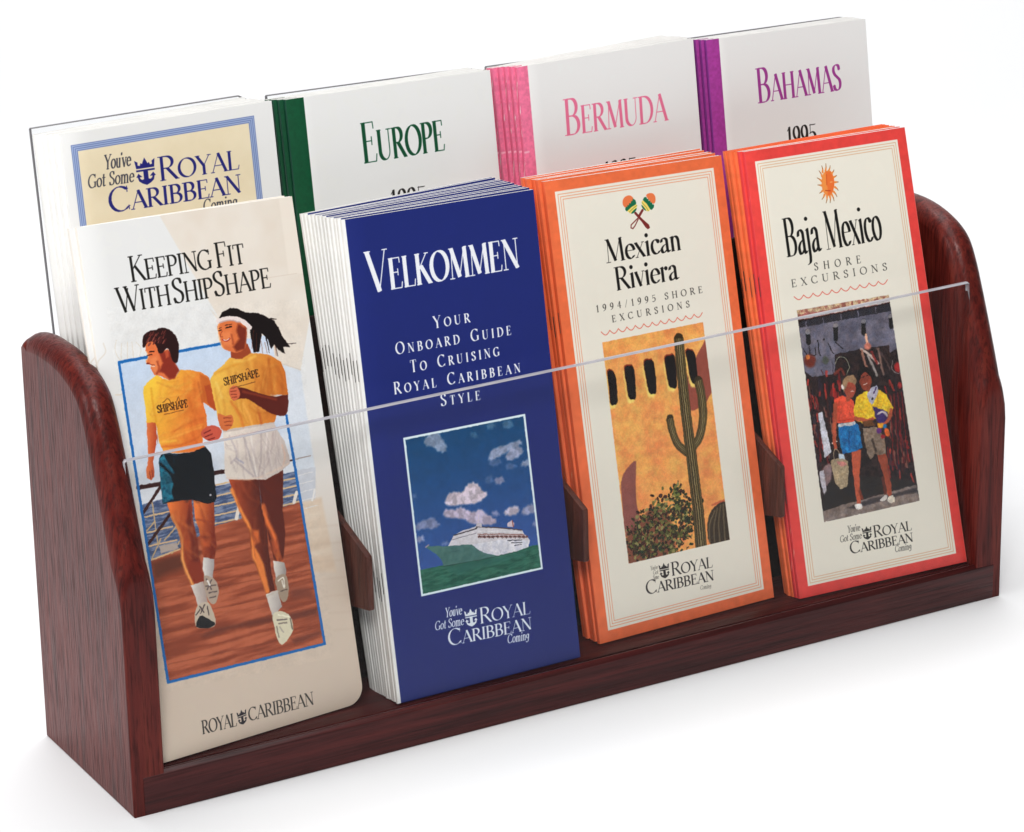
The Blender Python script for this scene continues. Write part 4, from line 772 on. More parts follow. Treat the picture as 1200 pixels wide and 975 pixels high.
def paint_fit():
    s = Sheet(4.261, 9.454, (.91, .91, .905))
    s.poly([(0, 0), (s.w, 0), (s.w, s.h), (0, s.h)], grad((0, 4.0), (.915, .915, .91), (0, 7.2), (.86, .79, .72)), 0.002)
    can = [(1.589, -0.259), (1.619, 0.022), (1.898, 0.663), (2.449, 1.917)] + [(2.315, 1.765), (2.455, 2.001), (2.920, 2.481), (3.466, 2.899), (3.928, 3.130)] + [(4.276, 2.209), (4.636, 0.036)]
    s.poly(can, noise_col(s, (.92, .885, .84), (.90, .855, .80), 80, 3, 51), 0.012)
    s.poly([(3.986, -0.047), (3.980, 0.814), (3.968, 1.389), (4.409, 1.406), (4.636, 0.036)], (.94, .90, .85), 0.02, 0, .7)
    s.line([(3.099, 2.511), (3.466, 2.899), (3.928, 3.130)], 0.02, (.86, .80, .74), 0.01); s.line([(3.422, 1.379), (4.134, 1.389)], 0.01, (.86, .8, .74), 0.008)
    s.poly([(2.514, 2.011), (3.464, 2.912), (3.926, 3.143)] + [(3.932, 5.024), (3.525, 4.997), (3.426, 4.646)] + [(3.387, 3.377), (2.625, 2.431)], (.86, .885, .92), 0.02)
    # faded deck and railing outside the picture frame
    s.poly([(3.475, 4.918), (3.947, 4.930), (3.834, 5.615), (3.493, 5.570)], (.80, .81, .84), 0.01); s.poly([(3.441, 5.504), (3.979, 5.506), (4.063, 6.937), (3.387, 6.782)], noise_col(s, (.86, .77, .68), (.90, .83, .75), 30, 4, 52, 1, 3, .8), 0.03)
    for q in ([(3.541, 4.710), (3.888, 4.710)],): s.line(q, .02, (.66, .60, .58))
    for k in range(5):
        q = [(3.505, 5.020), (3.870, 5.011)]; s.line([(q[0][0], q[0][1]+k*.155), (q[1][0], q[1][1]+k*.155)], .014, (.90, .89, .89))
    s.line([(3.863, 5.343), (3.786, 5.521)], .04, (.92, .91, .9))
    for k in range(7): s.line([(3.55+.05*k, 6.0+.33*k), (4.4, 6.1+.33*k)], .02, (.80, .71, .63), .03, alpha=.35)
    for q in ([(0.431, 2.013), (0.378, 2.160), (0.422, 2.323), (0.519, 2.418), (0.661, 2.417), (0.809, 2.390)], [(0.800, 2.100), (0.866, 2.216), (0.827, 2.367)], [(0.519, 2.079), (0.454, 2.381)], [(0.633, 2.073), (0.576, 2.415)], [(0.716, 2.086), (0.703, 2.424)]): s.line(q, .014, (.88, .85, .80), .005, 4)
    s.line([(0.176, 2.022), (0.192, 2.180), (0.031, 2.308), (-0.017, 2.429)], .02, (.87, .84, .80), .01, 4); s.line([(0.562, 2.844), (0.376, 2.941), (0.264, 2.934)], .025, (.90, .86, .80), .01, 4)
    FR_ = [(0.414, 2.393), (3.437, 2.391), (3.616, 8.183), (0.418, 8.079)]; s.mask(FR_)
    s.poly(FR_, grad([(0.721, 2.528)][0], (.80, .86, .94), [(0.787, 5.112)][0], (.90, .91, .93)), 0.004)
    for k in range(26):
        rnd = random.Random(k); p = [(0.562, 2.501)][0]; s.ell(p[0]+rnd.uniform(0, 2.8), p[1]+rnd.uniform(.1, 2.2), rnd.uniform(.1, .4), rnd.uniform(.06, .2), rnd.choice([(.93, .93, .95), (.72, .79, .90), (.86, .89, .94)]), .12, .45)
    s.poly([(0.335, 4.901), (0.943, 4.884), (1.919, 4.872), (3.630, 4.935), (3.567, 5.503), (1.801, 5.590), (1.017, 5.847), (0.455, 5.906)], noise_col(s, (.26, .33, .48), (.50, .55, .66), 7, 4, 53, 1.8, 3.5, .6), 0.006)
    s.poly([(0.455, 5.906), (1.023, 5.808), (1.805, 5.564), (3.567, 5.503), (3.709, 6.367)] + [(3.760, 8.316), (0.412, 8.179), (0.351, 5.747)], noise_col(s, (.56, .25, .15), (.76, .40, .27), 26, 5, 54, 1.5, 5, .5), 0.008)
    for a, b in (([(0.390, 5.908), (3.619, 6.068)]), ([(0.425, 6.297), (3.633, 6.422)]), ([(0.415, 6.952), (3.661, 7.133)]), ([(0.416, 7.350), (3.633, 7.527)]), ([(0.480, 7.766), (2.742, 7.884)]), ([(0.543, 6.584), (3.612, 6.769)])): s.line([a, b], .012, (.45, .20, .13), .012, alpha=.6)
    s.poly([(0.449, 5.952), (0.821, 5.914), (1.388, 5.950), (1.359, 6.128), (0.708, 6.194), (0.469, 6.231)], (.30, .15, .10), .06, 0, .65)
    s.poly([(1.177, 7.432), (1.495, 7.371), (2.115, 7.398), (2.744, 7.440), (3.565, 7.495), (3.562, 7.623), (2.623, 7.522), (1.759, 7.442), (1.237, 7.478)], (.40, .19, .14), .04, 0, .8)
    s.poly([(3.034, 6.986), (3.383, 7.052), (3.516, 7.131), (3.490, 7.285), (3.072, 7.186)], (.42, .2, .15), .06, 0, .6); s.poly([(2.951, 7.921), (3.569, 7.914), (3.591, 8.000), (3.005, 8.030)], (.42, .2, .15), .03, 0, .7)
    cream = (.88, .74, .56)
    for q in ([(1.860, 5.049), (2.206, 5.048)], [(1.832, 5.218), (2.268, 5.224)], [(1.805, 5.380), (2.270, 5.393)], [(1.781, 5.526), (2.263, 5.533)], [(1.893, 4.853), (2.193, 4.856)], [(3.251, 5.043), (3.548, 5.051)], [(3.227, 5.189), (3.540, 5.193)], [(3.211, 5.345), (3.514, 5.348)], [(3.186, 5.492), (3.506, 5.490)],
              [(0.369, 5.125), (0.946, 5.132)], [(0.437, 5.404), (0.959, 5.401)], [(0.441, 5.643), (1.005, 5.652)], [(0.458, 5.888), (1.035, 5.824)], [(1.431, 5.214), (1.506, 5.208)], [(1.411, 5.424), (1.501, 5.417)]): s.line(q, .028, cream, .005)
    for q in ([(0.638, 4.886), (0.627, 5.653)], [(0.442, 5.378), (0.637, 5.243)], [(0.458, 5.888), (0.700, 5.563)], [(0.765, 5.604), (1.029, 5.422)], [(0.867, 5.867), (1.043, 5.692)]): s.line(q, .024, (.80, .68, .50), .005)
    s.poly([(0.636, 5.682), (0.984, 5.692), (1.009, 5.805), (0.657, 5.819)], (.72, .66, .62), .01)
    s.line([(2.300, 5.345), (2.219, 5.523)], .07, (.92, .88, .84), .006); s.line([(3.487, 5.320), (3.415, 5.471)], .07, (.92, .88, .84), .006)
    dk = (.22, .08, .07)
    s.line([(0.422, 5.065), (0.833, 4.675)], .055, dk, .005); s.line([(0.414, 5.632), (0.936, 5.188)], .055, dk, .005)
    s.clip = None
    s.line([(0.414, 4.596), (0.856, 4.619)], .075, dk, .005); s.line([(1.884, 4.636), (2.143, 4.648)], .075, dk, .005); s.line([(3.440, 4.715), (3.534, 4.717)], .03, dk, .005)
    blue = (.10, .42, .72)
    s.line([(2.423, 2.393), (0.414, 2.393), (0.418, 8.079), (3.616, 8.183), (3.510, 3.892)], .05, blue, .004)
    # runner in the navy shorts
    s.poly([(0.916, 4.958), (1.406, 5.008), (1.368, 5.415), (1.392, 5.716), (1.365, 6.059)] + [(1.391, 6.136), (1.414, 6.512), (1.144, 6.505), (1.079, 6.280), (1.036, 5.993)] + [(1.032, 5.931), (1.072, 5.779), (1.058, 5.508), (0.966, 5.275)], grad([(0.946, 5.217)][0], (.93, .48, .22), [(1.371, 5.308)][0], (.55, .19, .10)), .006)
    s.line([(0.974, 5.223), (1.073, 5.511), (1.092, 5.783), (1.052, 5.989)] + [(1.101, 6.254), (1.179, 6.495)], .05, (.98, .66, .36), .02, 4); s.poly([(1.348, 5.089), (1.354, 5.412), (1.392, 5.716), (1.356, 6.111), (1.242, 6.085), (1.274, 5.716), (1.240, 5.387)], (.42, .13, .08), .03)
    s.poly([(1.132, 5.685), (1.241, 5.736), (1.201, 5.888), (1.102, 5.866)], (.72, .3, .14), .03)
    s.folds([(0.916, 4.958), (1.406, 5.008), (1.368, 5.415), (1.392, 5.716), (1.365, 6.059), (1.072, 6.047), (1.058, 5.508), (0.966, 5.275)], 16, 71, 82, .5, .07, (.50, .18, .09), (.98, .62, .34), .25)
    s.poly([(1.437, 5.001), (1.833, 5.124), (1.764, 5.663), (1.754, 5.904), (1.673, 6.143), (1.474, 6.117), (1.451, 5.810), (1.457, 5.542), (1.414, 5.318)], grad([(1.428, 5.321)][0], (.95, .50, .24), [(1.822, 5.459)][0], (.48, .15, .08)), .006)
    s.poly([(1.488, 5.764), (1.632, 5.796), (1.629, 5.903), (1.500, 5.874)], (.80, .36, .18), .03); s.line([(1.448, 5.379), (1.756, 5.499)], .02, (.5, .16, .09), .02, alpha=.6); s.line([(1.482, 5.709), (1.744, 5.753)], .03, (.45, .13, .08), .02, alpha=.7)
    s.folds([(1.437, 5.001), (1.833, 5.124), (1.764, 5.663), (1.754, 5.904), (1.673, 6.143), (1.474, 6.117), (1.457, 5.542)], 14, 72, 84, .4, .06, (.45, .15, .08), (.96, .56, .30), .25)
    s.poly([(1.464, 6.066), (1.671, 6.144), (1.634, 6.284), (1.570, 6.502), (1.427, 6.438), (1.414, 6.265)], grad([(1.426, 6.237)][0], (.93, .91, .88), [(1.640, 6.286)][0], (.66, .62, .62)), .005)
    s.poly([(1.423, 6.397), (1.576, 6.463), (1.657, 6.600), (1.655, 6.755), (1.578, 6.908), (1.490, 6.921), (1.430, 6.832), (1.395, 6.632)], (.72, .64, .57), .005, 3)
    for q in ([(1.457, 6.460), (1.526, 6.663)], [(1.553, 6.498), (1.444, 6.643)], [(1.467, 6.711), (1.619, 6.722)], [(1.468, 6.804), (1.588, 6.808)], [(1.421, 6.576), (1.621, 6.607)]): s.line(q, .022, (.38, .32, .32), .006)
    s.line([(1.469, 6.494), (1.506, 6.580)], .03, (.95, .93, .9), .006)
    s.poly([(1.138, 6.497), (1.391, 6.485), (1.415, 6.860), (1.214, 6.899), (1.188, 6.707)], grad([(1.134, 6.663)][0], (.92, .89, .86), [(1.401, 6.695)][0], (.70, .63, .60)), .005)
    s.poly([(1.207, 6.881), (1.407, 6.867), (1.483, 7.025), (1.509, 7.287), (1.364, 7.332), (1.130, 7.262), (1.117, 7.092)], (.80, .74, .66), .005, 3)
    s.poly([(1.116, 7.246), (1.189, 7.109), (1.276, 7.081), (1.426, 7.204), (1.497, 7.293), (1.330, 7.330)], (.10, .10, .11), .005, 2)
    for q in ([(1.247, 6.907), (1.311, 7.031)], [(1.350, 6.900), (1.243, 7.030)], [(1.394, 6.942), (1.402, 7.099)], [(1.157, 7.040), (1.237, 6.966)]): s.line(q, .022, (.30, .24, .25), .006)
    s.poly([(0.770, 3.486), (0.943, 3.518), (0.914, 3.922)] + [(0.946, 3.731), (0.861, 3.979), (0.773, 4.199), (0.771, 4.384), (0.750, 4.472), (0.686, 4.515), (0.607, 4.470), (0.616, 4.326), (0.683, 4.181), (0.725, 3.846)] + [(0.742, 3.691)], grad([(0.689, 3.971)][0], (.93, .50, .28), [(0.885, 4.010)][0], (.70, .26, .14)), .006)
    s.line([(0.682, 4.366), (0.685, 4.485)], .012, (.5, .15, .1)); s.line([(0.728, 4.349), (0.722, 4.467)], .012, (.5, .15, .1))
    s.poly([(0.984, 4.077), (1.267, 4.165), (1.558, 4.182), (1.818, 4.134), (1.913, 4.279), (1.917, 4.562), (1.893, 5.069), (1.851, 5.141), (1.694, 5.149), (1.421, 5.011), (1.016, 4.971), (0.835, 4.975), (0.849, 4.665), (0.891, 4.183)], (.025, .05, .08), .005)
    s.poly([(0.894, 4.184), (0.998, 4.112), (1.057, 4.283), (1.157, 4.475), (1.061, 4.522), (1.102, 4.664), (1.041, 4.784), (1.057, 4.934), (0.837, 4.965), (0.849, 4.665)], noise_col(s, (.06, .30, .40), (.13, .50, .60), 9, 4, 55, 1.8), .012)
    s.line([(0.913, 4.280), (1.094, 4.502)], .05, (.02, .05, .08), .015); s.line([(1.173, 4.199), (1.184, 4.308)], .02, (.07, .2, .26), .01); s.ell(*[(1.784, 5.006)][0], .02, .02, (.75, .72, .75)); s.line([(1.015, 4.102), (1.263, 4.185)], .02, (.08, .22, .32), .01)
    s.folds([(0.984, 4.077), (1.267, 4.165), (1.558, 4.182), (1.818, 4.134), (1.917, 4.562), (1.893, 5.069), (1.694, 5.149), (1.016, 4.971), (0.849, 4.665)], 12, 73, 70, .4, .05, (.01, .02, .04), (.08, .16, .22), .4)
    s.poly([(1.098, 2.724), (1.200, 2.813), (1.322, 2.861), (1.461, 2.819), (1.560, 2.717), (1.765, 2.753), (1.960, 2.827), (2.090, 2.943), (2.112, 3.081), (2.146, 3.543), (2.070, 3.510), (1.956, 3.388), (1.909, 3.352), (1.936, 3.598), (1.916, 3.809), (1.798, 3.894), (1.780, 4.091)] + [(1.808, 4.143), (1.558, 4.182), (1.269, 4.152), (0.999, 4.072), (0.944, 3.863), (0.953, 3.653)] + [(0.934, 3.543), (0.765, 3.516), (0.782, 3.277), (0.785, 3.015), (0.812, 2.889), (0.941, 2.801)],
           grad([(0.821, 3.179)][0], (.99, .80, .26), [(1.761, 3.672)][0], (.92, .47, .20)), .006)
    s.poly([(1.927, 2.848), (2.088, 2.951), (2.140, 3.542), (1.985, 3.393), (1.917, 3.354), (1.909, 3.138)], (.80, .40, .16), .02); s.poly([(1.979, 3.071), (2.097, 3.078), (2.149, 3.544), (2.110, 3.545), (1.999, 3.401)], (.72, .30, .14), .012)
    for q, c, w in (([(1.076, 2.857), (1.346, 2.984), (1.729, 2.973)], (.90, .62, .22), .03), ([(0.947, 2.939), (0.946, 3.466), (0.974, 3.736)], (.90, .60, .16), .03), ([(1.213, 3.781), (1.584, 3.666), (1.885, 3.642)], (.84, .40, .16), .04), ([(1.007, 3.796), (1.449, 3.774), (1.838, 3.741)], (.96, .62, .24), .03), ([(1.006, 3.981), (1.349, 4.021), (1.775, 3.943)], (.85, .40, .16), .04), ([(0.962, 3.893), (1.277, 3.927)], (.99, .80, .30), .03), ([(1.873, 2.998), (1.891, 3.242), (1.903, 3.351)], (.70, .34, .14), .03), ([(0.990, 3.897), (1.440, 3.825), (1.801, 3.787)], (.99, .70, .30), .03)): s.line(q, w, c, .02, 4, alpha=.75)
    s.folds([(1.093, 2.754), (1.557, 2.730), (1.956, 2.853), (1.936, 3.598), (1.772, 4.049), (0.942, 3.928), (0.934, 3.543), (0.776, 3.276), (0.822, 2.917)], 26, 74, 155, .5, .055, (.84, .42, .14), (1.0, .86, .42), .28)
    s.folds([(1.612, 2.792), (2.005, 2.915), (1.936, 3.598), (1.780, 4.091), (1.408, 4.019)], 14, 75, 100, .5, .09, (.78, .34, .12), (.96, .60, .26), .28)
    s.poly([(0.977, 2.156), (1.085, 2.108), (1.187, 2.191), (1.206, 2.339), (1.292, 2.341), (1.384, 2.316), (1.415, 2.388), (1.427, 2.495), (1.495, 2.613), (1.540, 2.727), (1.428, 2.840), (1.322, 2.863), (1.204, 2.787), (1.111, 2.736), (1.046, 2.725), (1.024, 2.650), (0.990, 2.592), (1.023, 2.537), (0.933, 2.503), (0.928, 2.449), (0.987, 2.389), (0.949, 2.269)], (.90, .46, .26), .006)
    s.poly([(1.204, 2.352), (1.408, 2.347), (1.495, 2.613), (1.540, 2.727), (1.428, 2.840), (1.324, 2.848), (1.243, 2.728), (1.148, 2.685), (1.244, 2.543)], (.55, .18, .12), .02); s.poly([(1.318, 2.358), (1.393, 2.344), (1.391, 2.450), (1.319, 2.477)], (.75, .32, .2), .01)
    s.poly([(1.004, 2.423), (1.153, 2.396), (1.165, 2.582), (1.074, 2.698), (1.030, 2.612)], (.96, .58, .36), .03, 0, .6)
    s.line([(1.150, 2.501), (1.157, 2.634), (1.102, 2.703)], .03, (.62, .24, .14), .02, 3)
    s.line([(0.964, 2.285), (0.987, 2.389), (0.934, 2.464), (0.945, 2.502)], .014, (1.0, .76, .5), .008, 3)
    s.line([(1.023, 2.308), (1.109, 2.310)], .025, (.25, .08, .06)); s.line([(0.971, 2.360), (1.058, 2.359)], .02, (.35, .12, .08)); s.line([(1.007, 2.547), (1.054, 2.576), (1.090, 2.564)], .012, (.98, .90, .82), .004, 3); s.line([(1.001, 2.528), (1.091, 2.556)], .012, (.5, .15, .1)); s.line([(0.935, 2.495), (0.990, 2.505)], .02, (.45, .12, .08))
    s.poly([(0.907, 2.197), (0.926, 2.082), (0.974, 1.998), (1.082, 1.951), (1.198, 1.951), (1.331, 1.931), (1.467, 1.987), (1.566, 2.096), (1.602, 2.234), (1.590, 2.391), (1.537, 2.567), (1.484, 2.590), (1.430, 2.509), (1.413, 2.366), (1.366, 2.300), (1.273, 2.369), (1.194, 2.356), (1.182, 2.269), (1.130, 2.150), (1.023, 2.137), (0.946, 2.216)], (.16, .06, .06), .006, 2)
    rnd = random.Random(3)
    for k in range(40):
        p = [(0.952, 2.047)][0]; x, y = p[0]+rnd.uniform(.02, .40), p[1]+rnd.uniform(-.02, .16); s.line([(x, y), (x+.04, y-.05)], .016, rnd.choice([(.45, .20, .18), (.3, .1, .1), (.55, .28, .24)]), .006)
    s.poly([(1.780, 3.877), (1.919, 3.791), (2.066, 3.805), (2.198, 3.916), (2.124, 4.037), (2.023, 4.103), (1.878, 4.038), (1.788, 3.958)], (.80, .34, .26), .006, 2)
    for q in ([(1.841, 3.902), (1.966, 3.872)], [(1.845, 3.970), (1.998, 3.945)], [(1.894, 4.033), (2.031, 4.019)]): s.line(q, .018, (.45, .12, .12), .006)
    # runner in the white shorts
    s.poly([(2.780, 4.900), (3.289, 4.852), (3.162, 5.583), (3.146, 6.021), (3.051, 6.386), (2.956, 6.544), (2.839, 6.407), (2.810, 6.112), (2.782, 5.721), (2.760, 5.388)], (.36, .11, .06), .006)
    s.line([(2.777, 5.419), (2.827, 5.731), (2.907, 5.996), (2.929, 6.331), (2.952, 6.474)], .09, (.93, .47, .22), .03, 5); s.poly([(2.819, 6.059), (2.969, 6.092), (2.968, 6.285), (2.854, 6.314)], (.82, .38, .20), .03)
    s.folds([(2.780, 4.900), (3.289, 4.852), (3.162, 5.583), (3.146, 6.021), (2.956, 6.544), (2.810, 6.112), (2.760, 5.388)], 12, 76, 84, .5, .06, (.24, .06, .04), (.62, .26, .14), .3)
    s.poly([(2.181, 4.799), (2.778, 4.913), (2.746, 5.385), (2.786, 5.887), (2.766, 6.157), (2.755, 6.636)] + [(2.778, 6.973), (2.587, 6.991), (2.516, 6.675), (2.437, 6.342), (2.436, 6.091)] + [(2.404, 6.240), (2.430, 5.809), (2.300, 5.399)], grad([(2.180, 5.482)][0], (.72, .30, .15), [(2.728, 5.490)][0], (.34, .11, .06)), .006)
    s.line([(2.214, 5.001), (2.340, 5.435), (2.474, 5.818), (2.449, 6.250)] + [(2.517, 6.455), (2.617, 6.957)], .06, (.96, .56, .26), .02, 4); s.poly([(2.493, 5.795), (2.627, 5.824), (2.606, 6.039), (2.475, 6.092)], (.85, .42, .20), .03); s.poly([(2.475, 6.092), (2.525, 6.158)] + [(2.624, 6.448), (2.663, 6.962), (2.589, 6.976), (2.478, 6.477)], (.93, .52, .24), .02)
    s.folds([(2.200, 4.814), (2.778, 4.913), (2.746, 5.385), (2.786, 5.887), (2.766, 6.157), (2.505, 6.099), (2.314, 5.402)], 14, 77, 75, .5, .06, (.36, .11, .06), (.82, .38, .20), .3)
    s.poly([(2.821, 6.436), (3.040, 6.511), (3.057, 6.673), (3.005, 6.836), (2.834, 6.787), (2.814, 6.586)], grad([(2.802, 6.615)][0], (.93, .9, .86), [(3.032, 6.668)][0], (.62, .58, .56)), .005)
    s.poly([(2.814, 6.760), (3.022, 6.729), (3.056, 6.959), (2.989, 7.191), (2.883, 7.204), (2.823, 7.006)], (.66, .58, .50), .005, 3); s.line([(2.864, 6.819), (2.978, 6.782), (2.965, 6.969), (2.933, 6.835)], .025, (.93, .90, .84), .006, 3); s.line([(2.886, 7.014), (3.011, 7.012)], .02, (.35, .28, .26), .008)
    s.poly([(2.579, 6.999), (2.820, 6.977), (2.868, 7.296), (2.714, 7.401), (2.642, 7.406), (2.596, 7.151)], grad([(2.581, 7.132)][0], (.90, .87, .83), [(2.855, 7.197)][0], (.72, .68, .66)), .005)
    s.line([(2.590, 7.039), (2.823, 7.006)], .03, (.8, .76, .72), .01)
    s.poly([(2.655, 7.397), (2.826, 7.374), (3.000, 7.512), (3.022, 7.753), (2.888, 7.911), (2.744, 7.980), (2.676, 7.852), (2.653, 7.624)], (.88, .85, .74), .005, 3)
    for q, c in (([(2.763, 7.429), (2.982, 7.514)], (.97, .95, .85)), ([(2.731, 7.516), (2.923, 7.547)], (.45, .40, .38)), ([(2.755, 7.586), (2.913, 7.608)], (.55, .5, .46)), ([(2.994, 7.549), (3.009, 7.744)], (.5, .46, .4)), ([(2.694, 7.634), (2.715, 7.830)], (.6, .56, .5)), ([(2.762, 7.651), (2.816, 7.760)], (.72, .68, .62))): s.line(q, .026, c, .006)
    s.poly([(2.225, 3.935), (2.829, 3.955), (3.242, 3.973)] + [(3.292, 4.139), (3.399, 4.338), (3.451, 4.651), (3.444, 4.765), (3.266, 4.861), (2.909, 4.959), (2.701, 4.911), (2.172, 4.803), (2.120, 4.657), (2.185, 4.265), (2.204, 4.026)], grad([(2.237, 4.410)][0], (.93, .88, .83), [(3.444, 4.540)][0], (.80, .74, .71)), .005)
    for q, c in (([(2.327, 4.049), (2.421, 4.393), (2.278, 4.527)], (.74, .68, .70)), ([(2.595, 4.074), (2.657, 4.439), (2.735, 4.891)], (.66, .60, .62)), ([(2.748, 4.076), (2.737, 4.509), (2.748, 4.907)], (.98, .95, .92)), ([(2.960, 4.090), (2.886, 4.539), (2.763, 4.910)], (.70, .62, .62)), ([(3.195, 4.162), (3.065, 4.574), (2.829, 4.882)], (.76, .68, .66)), ([(2.345, 4.486), (2.474, 4.620), (2.680, 4.852)], (.70, .64, .66)), ([(2.408, 4.471), (2.513, 4.574)], (.6, .58, .7)), ([(3.341, 4.409), (3.366, 4.634), (3.275, 4.808)], (.88, .72, .62)), ([(2.147, 4.771), (2.703, 4.898), (3.406, 4.766)], (.90, .80, .72)), ([(3.075, 4.139), (2.997, 4.424)], (.95, .9, .88))): s.line(q, .03, c, .016, 4, alpha=.7)
    s.folds([(2.224, 4.030), (3.292, 4.139), (3.451, 4.651), (3.266, 4.861), (2.909, 4.959), (2.172, 4.803)], 34, 78, 88, .42, .035, (.68, .60, .60), (.98, .95, .92), .35)
    s.line([(2.238, 3.946), (2.827, 3.963), (3.241, 3.979)], .035, (.80, .74, .70), .01)
    s.poly([(2.556, 2.662), (2.698, 2.719), (2.982, 2.659), (3.191, 2.694), (3.365, 2.759), (3.557, 2.915), (3.617, 3.117), (3.605, 3.526), (3.249, 3.461), (3.277, 3.630), (3.314, 3.856), (3.258, 3.968), (2.831, 3.942), (2.377, 3.929), (2.226, 3.927), (2.161, 3.775), (2.142, 3.529), (2.115, 3.149), (2.104, 2.999), (2.215, 2.871), (2.418, 2.772)], grad([(2.173, 3.159)][0], (.96, .76, .32), [(3.516, 3.537)][0], (.82, .44, .16)), .006)
    for q, c, w in (([(2.217, 2.899), (2.560, 2.824), (3.064, 2.721)], (.90, .60, .20), .04), ([(3.324, 2.820), (3.302, 3.143), (3.294, 3.469)], (.72, .36, .12), .05), ([(2.456, 3.452), (2.593, 3.721), (2.622, 3.916)], (.86, .46, .18), .05), ([(2.302, 3.290), (2.317, 3.561), (2.262, 3.713)], (.88, .60, .24), .04), ([(2.687, 3.522), (2.770, 3.754), (2.803, 3.923)], (.98, .72, .36), .03), ([(2.970, 3.655), (2.986, 3.930)], (.74, .34, .14), .05), ([(3.457, 2.952), (3.534, 3.239), (3.525, 3.484)], (.78, .42, .16), .06), ([(2.632, 2.756), (2.872, 2.770), (3.064, 2.721)], (.97, .80, .40), .03), ([(2.220, 3.060), (2.293, 3.342)], (.99, .84, .44), .04)): s.line(q, w, c, .025, 4, alpha=.75)
    s.folds([(2.418, 2.772), (2.698, 2.719), (3.365, 2.759), (3.617, 3.117), (3.314, 3.856), (2.831, 3.942), (2.226, 3.927), (2.142, 3.529), (2.104, 2.999)], 30, 79, 110, .5, .055, (.74, .38, .12), (.99, .82, .42), .28)
    s.folds([(3.025, 2.769), (3.475, 2.846), (3.599, 3.415), (3.308, 3.854), (2.863, 3.934)], 16, 80, 95, .5, .09, (.66, .30, .10), (.92, .60, .26), .28)
    s.poly([(2.617, 3.212), (2.790, 3.270), (3.072, 3.415), (3.363, 3.523), (3.602, 3.525), (3.558, 3.791), (3.490, 3.883), (3.398, 3.877), (3.194, 3.792), (2.924, 3.565), (2.761, 3.440), (2.581, 3.427), (2.503, 3.439), (2.448, 3.316), (2.480, 3.214)], (.36, .12, .09), .006, 2)
    s.line([(2.722, 3.311), (3.065, 3.455), (3.355, 3.568)], .03, (.55, .22, .14), .02, 3); s.poly([(2.473, 3.199), (2.614, 3.192), (2.654, 3.353), (2.581, 3.427), (2.503, 3.439), (2.446, 3.329)], (.85, .42, .28), .008, 2)
    for q in ([(2.486, 3.269), (2.591, 3.274)], [(2.477, 3.321), (2.590, 3.334)], [(2.492, 3.378), (2.588, 3.382)]): s.line(q, .014, (.5, .16, .1), .006)
    s.poly([(2.166, 3.601), (2.297, 3.679), (2.419, 3.675), (2.452, 3.803), (2.347, 3.923), (2.226, 3.927), (2.161, 3.815)], (.84, .44, .24), .006, 2)
    for q in ([(2.262, 3.713), (2.410, 3.727)], [(2.265, 3.781), (2.414, 3.795)], [(2.269, 3.849), (2.388, 3.858)]): s.line(q, .014, (.55, .2, .12), .006)
    s.poly([(2.597, 2.507), (2.950, 2.486), (2.998, 2.656), (2.788, 2.728), (2.684, 2.716), (2.585, 2.672)], (.62, .26, .14), .008)
    s.poly([(2.439, 2.025), (2.693, 2.018), (2.893, 2.093), (2.979, 2.220), (2.933, 2.402), (2.892, 2.557), (2.717, 2.608), (2.602, 2.568), (2.504, 2.524), (2.439, 2.459), (2.433, 2.373), (2.420, 2.250), (2.399, 2.158)], (.88, .46, .25), .006, 2)
    s.poly([(2.816, 2.100), (2.975, 2.206), (2.929, 2.428), (2.875, 2.568), (2.705, 2.585), (2.660, 2.491), (2.802, 2.367), (2.767, 2.213)], (.48, .17, .10), .025)
    s.poly([(2.481, 2.206), (2.632, 2.204), (2.686, 2.334), (2.620, 2.458), (2.474, 2.433)], (.95, .56, .34), .035, 0, .6)
    s.line([(2.440, 2.039), (2.410, 2.168), (2.418, 2.370), (2.465, 2.485)], .016, (1.0, .74, .46), .010, 3)
    s.line([(2.666, 2.277), (2.669, 2.439)], .03, (.66, .28, .16), .02)
    s.line([(2.569, 2.132), (2.681, 2.129)], .026, (.15, .05, .04)); s.line([(2.423, 2.162), (2.475, 2.154)], .022, (.2, .07, .05)); s.line([(2.561, 2.088), (2.697, 2.088)], .014, (.3, .12, .07)); s.line([(2.429, 2.125), (2.485, 2.113)], .012, (.3, .12, .07))
    s.line([(2.486, 2.180), (2.436, 2.261), (2.483, 2.284)], .014, (.62, .25, .14), .005, 3); s.line([(2.476, 2.331), (2.539, 2.369), (2.617, 2.333)], .032, (.70, .22, .18), .004, 3); s.line([(2.490, 2.336), (2.540, 2.358), (2.598, 2.338)], .014, (.97, .93, .9), .003, 3)
    s.poly([(2.459, 1.943), (2.540, 1.854), (2.699, 1.804), (2.846, 1.827), (2.983, 1.919), (3.100, 1.948), (3.249, 1.972), (3.375, 2.046), (3.542, 2.162), (3.603, 2.295), (3.662, 2.468), (3.788, 2.686), (3.647, 2.651), (3.665, 2.791), (3.534, 2.679), (3.474, 2.573), (3.398, 2.656), (3.366, 2.474), (3.264, 2.348), (3.151, 2.660), (3.044, 2.653), (3.032, 2.397), (3.040, 2.217), (2.868, 2.062), (2.670, 1.977)], (.07, .03, .035), .006)
    for q in ([(3.473, 2.111), (3.591, 2.143)], [(3.597, 2.294), (3.705, 2.585), (3.916, 2.633)], [(3.480, 2.438), (3.514, 2.798)], [(3.334, 2.387), (3.357, 2.717)], [(3.545, 2.422), (3.666, 2.633)], [(3.202, 2.257), (3.107, 2.647)], [(3.151, 2.194), (3.062, 2.640)]): s.line(q, .028, (.08, .03, .035), .005, 3, w1=.008)
